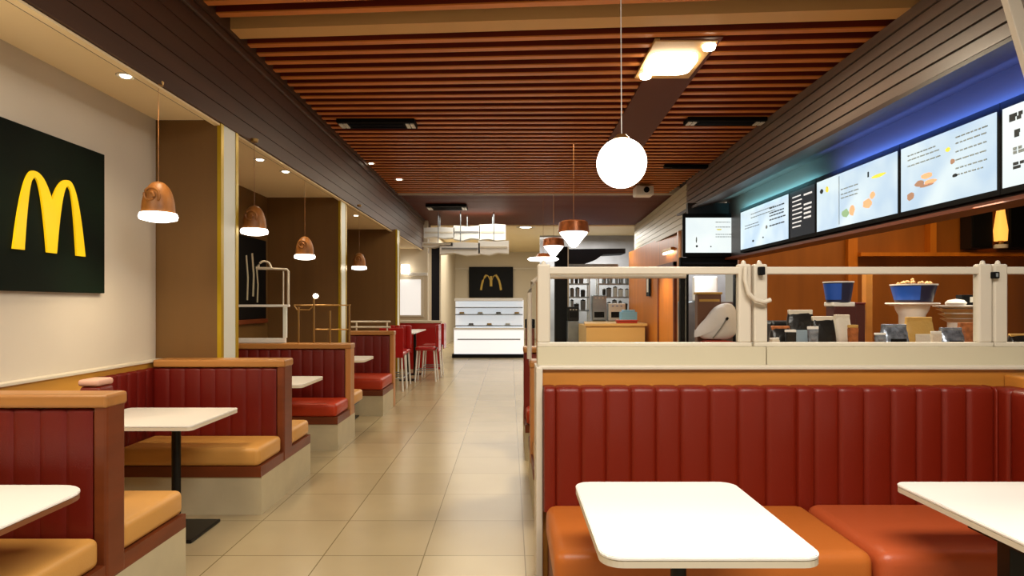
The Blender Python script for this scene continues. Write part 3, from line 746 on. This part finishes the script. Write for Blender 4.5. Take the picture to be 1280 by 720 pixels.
t = thing('menu_screen', 'small white menu screen facing the aisle over the kitchen window', 'screen', (3.35, 10.42, 2.645), 0, 'lit menu screens over the counter')
obj('bezel', B(-.46, .44, -.03, .03, -.36, .36, bev=.004), 'black_matte', t)
obj('display', B(-.42, .39, -.036, -.029, -.29, .29), 'screen_white', t)
menu_graphics(t, .39, .27, [('o', 'ink_dark', -.6, -.68, .05, .08), ('o', 'ink_pale', -.62, -.3, .03, .2), ('o', 'ink_dark', 0, -.7, .03, .05), ('o', 'ink_yellow', .35, .35, .12, .05)]+lines('ink_pale', .5, (.8, .5, .05, -.1), .3), False)

# serving window below the small screen
sw = thing('serving_window', 'dark-framed kitchen window under the small white menu screen', 'window', (3.35, 10.45, 0))
obj('lintel', B(-.50, .46, -.02, .06, 2.12, 2.28), 'black_matte', sw)
obj('shutter_bar', B(-.46, .44, -.05, .02, 2.16, 2.20, bev=.006), 'navy', sw)
obj('jamb', B(-.50, -.36, -.03, .06, 0, 2.12), 'black_matte', sw)
obj('jamb', B(.41, .50, -.03, .06, 0, 2.12), 'black_matte', sw)
obj('sill', B(-.36, .41, -.2, .25, .68, .74), 'counter_tan', sw)
obj('lower_panel', B(-.36, .41, -.01, .05, 0, .68), 'wood_brown', sw)
struct('wall_kitchen_rear', B(3.36, 4.2, 12.15, 12.2, 0, 2.95), 'kitchen_grey')
# things on the sill
def W(x, y, k=76.): return at(x, y, k)
c = W(893, 372); t = thing('brown_box', 'brown box with a lighter top edge behind the white cloth bundle', 'box', (c[0], 10.60, .741))
obj('carton', B(-.20, .20, -.08, .08, 0, .92, bev=.01), 'box_brown', t)
obj('rim', B(-.22, .22, -.09, .09, .92, .96, bev=.01), 'bag_kraft', t)
obj('label_strip', B(-.17, .17, -.086, -.079, .80, .84), 'bag_kraft', t)
c = W(893, 420); t = thing('cloth_bundle', 'rounded white cloth bundle in the red tray at the kitchen window', 'bundle', (3.42, 10.34, .92))
bm = bmesh.new(); bmesh.ops.create_icosphere(bm, subdivisions=4, radius=1)
for v in bm.verts:
    x_, y_, z_ = v.co; n_ = .06*math.sin(x_*5+z_*3)+.04*math.sin(y_*7+x_*4)
    lean = .45*z_ if z_ > 0 else 0
    v.co = Vector((x_*(.345-.07*z_)*(1+n_*.5)+.10*lean, y_*.13*(1+n_), max(0, z_*.30+.26+(.16*x_ if z_ > -.3 else 0))*(1+n_*.3)))
obj('cloth', bm, 'cloth_white', t, smooth=True)
obj('handle', tube(bmesh.new(), [(-.10, -.15, .02), (.02, -.17, .18), (.12, -.14, .32)], .012, 8), 'grey_plastic', t, smooth=True, label='grey stick')
obj('handle_tip', tube(bmesh.new(), [(.12, -.14, .32), (.15, -.135, .355)], .022, 8), 'black_matte', t, smooth=True)
t = thing('red_tray', 'red tray holding the white cloth bundle at the kitchen window', 'tray', (3.36, 10.30, .742))
bm = prism(bmesh.new(), [(-.34, 0), (.36, 0), (.38, .13), (.2, .16), (-.1, .16), (-.36, .05)], -.06, .16, axis='y'); obj('body', bm, 'tray_red', t)
obj('rim', B(-.34, -.1, -.075, -.061, .02, .10, bev=.005), 'bag_kraft', t)
# kitchen machines beyond the window
t = thing('kitchen_machine', 'pale steel kitchen machine beyond the serving window', 'machine', (3.65, 11.6, 0))
obj('body', B(-.45, .45, -.3, .3, 0, 1.55, bev=.02), 'steel', t)
obj('dispenser', B(-.32, .10, -.38, -.2, 1.55, 2.0, bev=.03), 'white_plastic', t)
for i in range(4): obj('knob', lathe(bmesh.new(), [(0, .05), (.03, .045), (.035, 0), (0, 0)], (-.25+.13*i, -.3, 1.58), 12), 'white_plastic', t, smooth=True)

# ================================================================== DISPLAY COUNTER WITH BAGS
dc = thing('display_counter', 'long service counter behind the glass screens holding coffee bags', 'counter', (3.6, 4.5, 0))
obj('worktop', B(-1.95, 3.2, -.5, .5, 1.12, 1.155, bev=.005), 'wood_brown', dc)
obj('body', B(-1.90, 3.2, -.45, .45, 0, 1.12), 'wood_brown', dc)
CT = 1.156; KB = 182.
def bx(x): return (x-637)/KB
def bag(label, x, ytop, wpx, m, kind='coffee_bag', band=None, lean=0, yy=4.285, topm=None):
    yy += .07 if int(x) in (1000, 1052, 1148, 1214) else -.055
    kq = F/yy; wd = wpx/kq; H = 1.5+(380-ytop)/kq-CT
    t = thing(kind, label, 'bag', ((x-637)/kq, yy, CT), 0, 'bags on the service counter')
    bm = bmesh.new(); n = 8; rings = []
    for i in range(n+1):
        f = i/n; ww = wd/2*(1-.12*f+.06*math.sin(PI*f)); dd = (.055*(1-f**2.2)+.006)
        ring = []
        for q in range(16):
            a = 2*PI*q/16; cx_ = math.copysign(abs(math.cos(a))**.5, math.cos(a)); sy_ = math.copysign(abs(math.sin(a))**.6, math.sin(a))
            ring.append(bm.verts.new((ww*cx_+lean*f*f*.05, dd*sy_+random.uniform(-.004, .004), H*f)))
        rings.append(ring)
    for A, D in zip(rings, rings[1:]):
        for q in range(16): bm.faces.new((A[q], A[(q+1) % 16], D[(q+1) % 16], D[q]))
    bm.faces.new(rings[0]); bm.faces.new(rings[-1])
    obj('pouch', bm, m, t, smooth=True)
    obj('folded_top', B(-wd*.44+lean*.05, wd*.44+lean*.05, -.014, .014, H-.03, H+.004, bev=.005), topm or m, t)
    if band: obj('bag_label', B(-wd*.28, wd*.28, -.062, -.052, H*.25, H*.55, bev=.003), band, t)
    return t
bag('low dark bag at the left end of the service counter', 975, 408, 26, 'bag_black', topm='bag_brown')
bag('black bag with a wide white folded top, left cluster on the counter', 1000, 388, 34, 'bag_black', band='ink_pale', topm='bag_white')
bag('black bag with pink-white folded top beside the white pouch', 1028, 396, 30, 'bag_black', topm='bag_white')
bag('slim white pouch beside the wooden post on the counter', 1052, 394, 21, 'bag_white')
bag('dark silvery foil bag left of the tan paper bag', 1117, 406, 34, 'bag_silver', topm='bag_silver', band='sign_black')
bag('tan paper bag standing in the middle of the counter', 1148, 397, 36, 'bag_kraft', band='bag_white')
bag('low dark foil bag with blue shine left of the brown bag', 1188, 410, 30, 'bag_silver', band='navy')
bag('reddish brown crinkled bag nearest the right screen post', 1214, 404, 36, 'bag_brown')
bag('small yellow-topped dark bag seen through the rightmost screen', 1272, 418, 24, 'bag_black', topm='bag_kraft')
def packet(label, x, hpx, m, top, yy):
    kq = F/yy; h_ = 1.5+(380-(432-hpx))/kq-CT; w_ = .035
    t = thing('snack_packet', label, 'packet', ((x-637)/kq, yy, CT), random.uniform(-.3, .3), 'small packets on the service counter')
    obj('wrapper', prism(bmesh.new(), [(-w_, 0), (w_, 0), (w_*.85, h_*.55), (w_*.95, h_*.9), (-w_*.9, h_*.9), (-w_*.8, h_*.5)], -.016, .016, axis='y', bev=.004), m, t)
    obj('crimped_top', B(-w_*1.02, w_*1.02, -.006, .006, h_*.9, h_, bev=.003), top, t)
packet('tiny cream packet at the foot of the low dark bag, far left of the counter', 968, 10, 'bag_white', 'cup_white', 4.13)
packet('tiny white-topped dark packet between the left black bags', 988, 20, 'bag_black', 'cup_white', 4.12)
packet('tiny silver packet between the two white-topped black bags', 1016, 24, 'bag_silver', 'cup_white', 4.13)
packet('tiny brown packet right of the slim white pouch', 1066, 26, 'bag_brown', 'bag_kraft', 4.14)
packet('tiny silver packet left of the silvery foil bag', 1100, 16, 'bag_silver', 'cup_white', 4.13)
packet('tiny cream packet left of the blue-shining foil bag', 1170, 18, 'bag_white', 'cup_white', 4.13)
packet('tiny cream packet against the right screen post', 1232, 16, 'bag_kraft', 'cup_white', 4.13)
# risers, tubs
def tub(label, x, y0, y1, wpx, cols, zlift_name, zs, content=None, yy=4.64):
    k = F/yy; zb = 1.5+(380-y1)/k; zt = 1.5+(380-y0)/k; X = (x-637)/k; r = wpx/2/k
    t = thing('snack_tub', label, 'tub', (X, yy, zb), 0, 'blue tubs on the counter')
    H = zt-zb
    obj('tub_body', lathe(bmesh.new(), [(0, 0), (r*.8, 0), (r, H), (r*.94, H), (r*.75, .01), (0, .01)], n=24), cols[0], t, smooth=True)
    bm = bmesh.new(); lathe(bm, [(r*.83, H*.12), (r*.84+.001, H*.12), (r*1.0+.001, H*.95), (r*1.0, H*.95)], n=24)
    bmesh.ops.delete(bm, geom=[v for v in bm.verts if v.co.x > -r*.15], context='VERTS')
    if len(bm.verts): obj('tub_panel', bm, cols[1], t, smooth=True)
    else: bm.free()
    obj('tub_rim', lathe(bmesh.new(), [(r*.95, H), (r*1.04, H), (r*1.04, H+.01), (r*.95, H+.01), (r*.95, H)], n=24), 'cup_white', t, smooth=True)
    if content:
        bm = bmesh.new()
        for i in range(26):
            a = random.uniform(0, 2*PI); q = r*.8*math.sqrt(random.random()); rr = random.uniform(.012, .022)
            tt = bmesh.new(); bmesh.ops.create_icosphere(tt, subdivisions=1, radius=rr); tt.transform(Matrix.Translation((q*math.cos(a), q*math.sin(a), H+.005+random.uniform(0, .045)*(1-q/r)))); merge(bm, tt)
        o = obj('filling', bm, content, t, smooth=True); o['kind'] = 'stuff'
    return t
def stand(label, x, yplate, rp, r0, m='cup_white', yy=4.64, bowls=False):
    k = F/yy; zp = 1.5+(380-yplate)/k; X = (x-637)/k; H = zp-CT; r = rp/k
    t = thing('display_stand', label, 'stand', (X, yy, CT), 0, 'white display stands on the counter')
    obj('plate', lathe(bmesh.new(), [(0, H), (r, H+.004), (r*1.02, H-.006), (r*.8, H-.018), (0, H-.02)], n=32), m, t, smooth=True)
    if bowls:
        for i in range(3):
            z = H-.025-i*.036; rr = r*(.92-.08*i); obj('stacked_bowl', lathe(bmesh.new(), [(rr*.5, z-.04), (rr, z), (rr*.95, z), (rr*.45, z-.036)], n=28), 'counter_tan', t, smooth=True)
    obj('stem', lathe(bmesh.new(), [(0, 0), (r*.62, 0), (r*.58, .015), (r*.50, .03), (r*.50, H-.09), (r*.62, H-.05), (r*.66, H-.02), (0, H-.02)], n=24), m, t, smooth=True)
stand('round white display stand under the large popcorn tub', 1140, 379, 29, 10)
tub('large blue and navy tub heaped with popcorn on the middle stand', 1142, 357, 377.5, 50, ('cup_navy', 'cup_blue'), '', 0, 'bread')
stand('white display stand over stacked bowls near the right post', 1202, 382, 30, 10, bowls=True)
k = F/4.60
t = thing('bread_bun', 'pale round bun on the right display stand', 'bread', ((1190-637)/k, 4.56, 1.5+(380-381.3)/k)); obj('crust', lathe(bmesh.new(), [(0, .0), (.06, 0), (.068, .015), (.05, .036), (0, .045)]), 'cup_white', t, smooth=True)
t = thing('small_black_box', 'small black box with a white mark on the right display stand', 'box', ((1208-637)/k, 4.60, 1.5+(380-381.3)/k))
obj('carton', B(-.055, .055, -.035, .035, 0, .075, bev=.004), 'black_matte', t); obj('box_label', B(.0, .022, -.038, -.034, .02, .06), 'cup_white', t)
# left cluster: stack of boxes and a blue tub
t = thing('box_stack_riser', 'dark red display riser under the small blue tub', 'riser', ((1050-637)/k, 4.60, CT))
obj('body', B(-.075, .085, -.06, .06, 0, .325, bev=.006), 'cork', t)
obj('top_tray', B(-.085, .075, -.07, .07, .325, .358, bev=.008), 'cup_white', t)
zb = CT+.358; yb_ = 380-(zb-1.5)*k
tub('small blue and navy tub on the dark red riser', 1048, yb_-24, yb_, 34, ('cup_navy', 'cup_blue'), '', 0, None, yy=4.60)
t = thing('dark_red_carton', 'dark red carton beside the wooden bar post', 'box', ((1070-637)/k, 4.60, CT))
obj('carton', B(-.03, .04, -.05, .05, 0, .34, bev=.005), 'cork', t); obj('flap', B(-.032, .042, -.055, .055, .34, .355, bev=.004), 'red_dark', t)
t = thing('small_wooden_rack', 'wooden display post with a side shelf among the counter bags', 'rack', ((1084-637)/(F/4.8), 4.80, CT))
obj('post', B(-.025, .025, -.03, .03, 0, .62, bev=.004), 'wood_ledge', t)
obj('side_shelf', B(-.14, -.025, -.03, .03, .30, .345, bev=.004), 'wood_ledge', t)
t = thing('coffee_machine', 'low black coffee machine behind the left counter bags', 'machine', ((985-637)/k, 4.6, CT))
obj('body', B(-.17, .17, -.12, .12, 0, .22, bev=.02), 'black_metal', t)
obj('panel', B(-.12, .02, -.128, -.118, .06, .14, bev=.004), 'steel', t)
obj('knob', lathe(bmesh.new(), [(0, .03), (.015, .03), (.018, 0), (0, 0)], (.1, -.1, .22), 12), 'steel', t)
# wall cabinets; added amber glow stands for the lit wall between them
for a, b_, lab in ((1216, 1243, 'dark wall cabinet left of the amber-lit wall gap'), (1263, 1300, 'dark wall cabinet right of the amber-lit wall gap')):
    k = 76.; X0 = (a-637)/k; X1 = (b_-637)/k
    t = thing('wall_cabinet', lab, 'cabinet', ((X0+X1)/2, 10.45, 2.42), 0, 'dark wall cabinets'); h = (X1-X0)/2
    obj('body', B(-h, h, -.15, .1, 0, 1.1), 'dark_bulk', t); dd = obj('door', B(-h+.02, h-.02, -.17, -.15, .02, 1.08, bev=.004), 'sign_black', t)
    obj('knob', lathe(bmesh.new(), [(0, .03), (.02, .02), (.02, 0), (0, 0)], (h*.4, -.18, .7), 10), 'brass', dd)
k = 76.; t = thing('amber_wall_glow', 'added amber glowing shape for the lit wall between the dark cabinets', 'lamp', ((1253-637)/k, 10.3, 2.42))
mat('amber_glow', '#ffb040', .4, emis=(1, .42, .07), estr=1.0)
obj('base', lathe(bmesh.new(), [(0, 0), (.10, 0), (.10, .06), (0, .06)]), 'cup_white', t, smooth=True)
obj('glow_body', lathe(bmesh.new(), [(0, .12), (.09, .12), (.10, .3), (.06, .6), (.05, .8), (0, .8)]), 'amber_glow', t, smooth=True)
obj('neck', lathe(bmesh.new(), [(0, .06), (.04, .06), (.04, .12), (0, .12)]), 'brass', t, smooth=True)

# ================================================================== FAR KITCHEN BEHIND THE LEFT SCREEN
KZ = 43.
def KX(x, k=KZ): return (x-637)/k
t = thing('black_column', 'wide black column seen through the leftmost glass screen', 'column', (KX(701), 18.1, 0)); obj('shaft', B(-.18, .18, -.15, .15, 0, 3.15), 'black_matte', t); obj('side_strip', B(.18, .21, -.16, -.1, 0, 3.15), 'cream_frame', t)
t = thing('cooking_hood', 'dark kitchen hood with a curved lower edge above the racks', 'hood', (KX(735), 18.4, 2.7))
obj('canopy', prism(bmesh.new(), [(-.85, -.02), (-.75, .40), (1.1, .42), (1.1, .28), (.45, .25), (.25, .10), (-.1, -.02)], -.2, .6, axis='y'), 'navy', t)
obj('steel_lining', prism(bmesh.new(), [(-.80, -.18), (-.80, -.03), (.9, -.03), (.9, -.18)], -.15, .6, axis='y'), 'steel', t)
struct('wall_kitchen_back', B(1.0, 4.2, 20.6, 20.7, 0, CZ), 'kitchen_grey')
def rack(label, x0, x1, zs, Y, z1):
    t = thing('wire_rack', label, 'rack', ((x0+x1)/2, Y, 0), 0, 'steel kitchen racks'); h = (x1-x0)/2
    for sx in (-h, h):
        for sy in (-.2, .2): obj('rack_post', tube(bmesh.new(), [(sx, sy, 0), (sx, sy, z1)], .022, 8), 'white_plastic', t)
    for z in zs: obj('shelf', B(-h, h, -.22, .22, z-.02, z+.02), 'steel', t)
    return t
rack('darker steel rack just right of the black column', KX(713), KX(740), (.9, 1.3, 1.7, 2.1), 18.95, 2.45)
rack('white-posted steel rack holding trays, next to the wooden wall', KX(752), KX(797), (.9, 1.3, 1.7, 2.1), 19.0, 2.45)
ci = 0
for (xa, xb, z, Y) in ((714, 738, 1.32, 18.85), (714, 738, 1.72, 18.85), (714, 738, 2.12, 18.85), (756, 795, 1.32, 18.9), (756, 795, 1.72, 18.9), (756, 795, 2.12, 18.9)):
    x = xa+4
    while x < xb-2:
        hh = random.uniform(.16, .34); r = random.uniform(.05, .085)
        m = random.choice(['steel', 'white_plastic', 'black_metal', 'steel', 'grey_plastic'])
        t = thing('kitchen_container', 'small kitchen container standing on a rack in the far kitchen', 'container', (KX(x), Y, z+.001), 0, 'containers on the far kitchen racks')
        obj('body', lathe(bmesh.new(), [(0, 0), (r*.9, 0), (r, hh*.8), (r*.9, hh*.86), (0, hh*.86)], n=14), m, t, smooth=True)
        obj('lid', lathe(bmesh.new(), [(0, hh*.86), (r*.95, hh*.86), (r*.95, hh*.92), (.02, hh*.95), (.02, hh), (0, hh)], n=14), 'black_matte' if m != 'black_metal' else 'steel', t, smooth=True)
        x += 2*r*KZ+1.5
for x_, w_, z0_, z1_, m_, lab in ((748, .20, 1.02, 1.75, 'steel', 'slim steel drink machine standing behind the tan kitchen counter'), (770, .24, 1.02, 1.52, 'white_plastic', 'white boxy machine with a dark slot behind the blue box'), (716, .16, 1.02, 1.42, 'black_metal', 'dark narrow machine beside the black column in the kitchen')):
    X_ = (x_-637)/44.
    t = thing('kitchen_machine', lab, 'machine', (X_, 17.75, 0))
    obj('cabinet', B(-w_, w_, -.2, .2, 0, z0_, bev=.01), 'steel', t)
    hd = obj('body', B(-w_, w_, -.2, .2, z0_, z1_, bev=.03), m_, t)
    obj('slot', B(-w_*.7, w_*.7, -.215, -.195, z0_+.1, z0_+.26, bev=.004), 'black_matte', t)
    for q in (-.5, 0, .5): obj('button', lathe(bmesh.new(), [(0, -.012), (.022, -.01), (.022, .01), (0, .01)], (w_*q, -.205, z1_-.08), 10), 'cup_white' if m_ != 'white_plastic' else 'cup_blue', hd)
t = thing('kitchen_counter', 'tan kitchen counter seen through the leftmost glass screen', 'counter', (2.9, 16.3, 0))
obj('worktop', prism(bmesh.new(), [(-1.05, -.9), (.5, -.9), (.5, .9), (-.85, .9)], .96, 1.02), 'counter_tan', t)
obj('body', B(-1.0, .45, -.85, .85, 0, .96), 'counter_tan', t)
t = thing('blue_box', 'light blue box on the tan kitchen counter', 'box', ((786-637)/49., 15.9, 1.021)); obj('carton', B(-.22, .18, -.15, .15, 0, .28, bev=.01), 'box_blue', t); obj('lid', B(-.17, .13, -.13, .13, .28, .33, bev=.01), 'box_blue', t)
t = thing('red_tray', 'red tray on the tan kitchen counter in front of the blue box', 'tray', ((782-637)/50., 15.5, 1.021)); obj('body', B(-.25, .26, -.08, .08, 0, .06, bev=.01), 'tray_red', t); obj('rim', B(-.27, .28, -.1, .1, .06, .085, bev=.008), 'tray_red', t)
t = thing('wall_light', 'wide glowing wall light on the orange wooden wall', 'lamp', (3.40, 13.4, 2.60)); obj('shade', B(-.04, .05, -.40, .40, .02, .09, bev=.01), 'brass', t); obj('diffuser', B(-.03, .03, -.36, .36, -.02, .02, bev=.01), 'spot_glow', t)
spot('wall_light_beam', (3.0, 13.6, 2.6), 150, ang=150, rot=(0, math.radians(25), 0))
t = thing('notice', 'small black and white notice on the wooden wall by the door', 'sign', (3.415, 15.4, 1.95)); obj('board', B(-.01, .02, -.17, .17, -.26, .26), 'sign_black', t); obj('print', B(-.013, -.009, -.09, .09, -.16, .17), 'cup_white', t)

# ================================================================== FAR END: display case, seats
KD = 45.
t = thing('display_case', 'glowing white refrigerated display case at the far end of the aisle', 'display case', (KX(611, KD), 17.5, 0))
h = 44/KD
obj('base', B(-h-.05, h+.05, -.12, .5, 0, .10), 'black_matte', t)
obj('lower_body', B(-h, h, -.1, .5, .10, .82, bev=.02), 'case_glow', t)
obj('back_panel', B(-h, h, .45, .5, .82, 1.62), 'case_glow', t)
obj('top', B(-h, h-.03, .05, .5, 1.58, 1.66, bev=.01), 'white_plastic', t)
for z in (.88, 1.20, 1.40): obj('shelf', B(-h+.03, h-.03, .0, .45, z-.015, z+.015), 'steel', t)
obj('front_glass', B(-h, h, .02, .03, .84, 1.58), 'clear_glass', t)
obj('divider', B(-h-.01, h+.01, -.12, .0, .78, .84, bev=.006), 'white_plastic', t)
obj('front_trim', B(-h+.1, h-.1, -.115, -.10, .50, .53), 'grey_plastic', t)
for i in range(7):
    xx = -h+.2+i*.26
    q = thing('pastry_tray', 'small tray of pale pastries inside the far display case', 'tray', (t.location.x+xx, 17.72, .896 if i % 2 else 1.216), 0, 'trays in the far display case')
    obj('plate', B(-.09, .09, -.08, .08, 0, .012), 'steel', q); obj('pastry', B(-.07, .07, -.06, .06, .012, .06, bev=.02), ('counter_tan', 'grey_plastic', 'cup_white')[i % 3], q, smooth=True)
t = thing('divider_post', 'narrow black post cap at the aisle end of the right booths', 'post', (.27, 8.3, 0)); obj('shaft', B(-.06, .06, -.06, .06, 0, 1.18, bev=.01), 'wood_brown', t); obj('cap', B(-.065, .065, -.065, .065, 1.18, 1.30, bev=.01), 'black_matte', t)
t = thing('black_column', 'tall black column at the far left beyond the red chairs', 'column', (KX(545, 50.), F/50, 0)); obj('shaft', B(-.10, .10, -.1, .1, 0, 2.92), 'navy', t); obj('side_strip', B(.10, .13, -.1, -.05, 0, 2.92), 'cream_frame', t); obj('side_strip', B(-.16, -.10, -.1, -.05, 0, 2.92), 'cream_frame', t)
t = thing('wall_sconce', 'white glowing wall sconce above the bright far left window', 'lamp', (-2.62, 16.8, 2.32)); obj('arm', B(-.10, .42, -.10, .0, -.06, .02, bev=.01), 'white_plastic', t); obj('shade', B(-.28, -.06, -.16, .0, -.02, .24, bev=.03), 'lamp_glow', t)
# far counter with red chairs
def red_chair(label, loc, rz):
    t = thing('red_chair', label, 'chair', loc, rz, 'shiny red chairs by the far counter')
    obj('seat', B(-.20, .20, -.20, .20, .60, .67, bev=.03, seg=3), 'chair_red', t, smooth=True)
    s = channels(.40, .66, 1.10, .05, even(.4, .1), groove=.012, r=.02); s.transform(Matrix.Translation((-.2, .24, 0)))
    obj('backrest', s, 'chair_red', t, smooth=True)
    obj('back_shell', B(-.205, .205, .235, .255, .58, 1.09, bev=.008), 'chair_red', t)
    for sx in (-1, 1):
        for sy in (-1, 1): obj('leg', tube(bmesh.new(), [(sx*.16, sy*.16, .60), (sx*.19, sy*.2, 0)], .016, 8), 'white_plastic', t)
    obj('footrest', tube(bmesh.new(), [(-.18, -.18, .22), (.18, -.18, .22), (.18, .18, .22), (-.18, .18, .22), (-.18, -.18, .22)], .01, 6), 'steel', t)
    return t
red_chair('red chair nearest the wooden end post, far left', (-2.02, 10.9, 0), PI)
red_chair('second red chair from the wooden end post, far left', (-2.05, 11.5, 0), 0)
red_chair('red chair with its back to the aisle at the far left counter', (-1.62, 12.2, 0), -PI/2)
red_chair('last red chair in the row beside the aisle, far left', (-1.60, 13.0, 0), -PI/2)
t = thing('cafe_table', 'far high white table between the red chairs', 'table', (-2.02, 12.80, 0), 0, 'far high tables')
obj('tabletop', B(-.20, .19, -.85, .85, .92, .95, bev=.008), 'laminate', t)
for sy in (-.5, .5): obj('pole', lathe(bmesh.new(), [(0, 0), (.16, 0), (.16, .02), (.03, .03), (.03, .92), (0, .92)], (0, sy, 0)), 'black_metal', t, smooth=True)
t = thing('low_screen', 'low red-panelled divider with a pale top behind the red chairs', 'divider', (-2.2, 14.4, 0))
obj('panel', B(-.55, .62, -.05, .05, 0, 1.06), 'chair_red', t); obj('cap_rail', B(-.57, .64, -.07, .07, 1.06, 1.12, bev=.01), 'cream_frame', t)
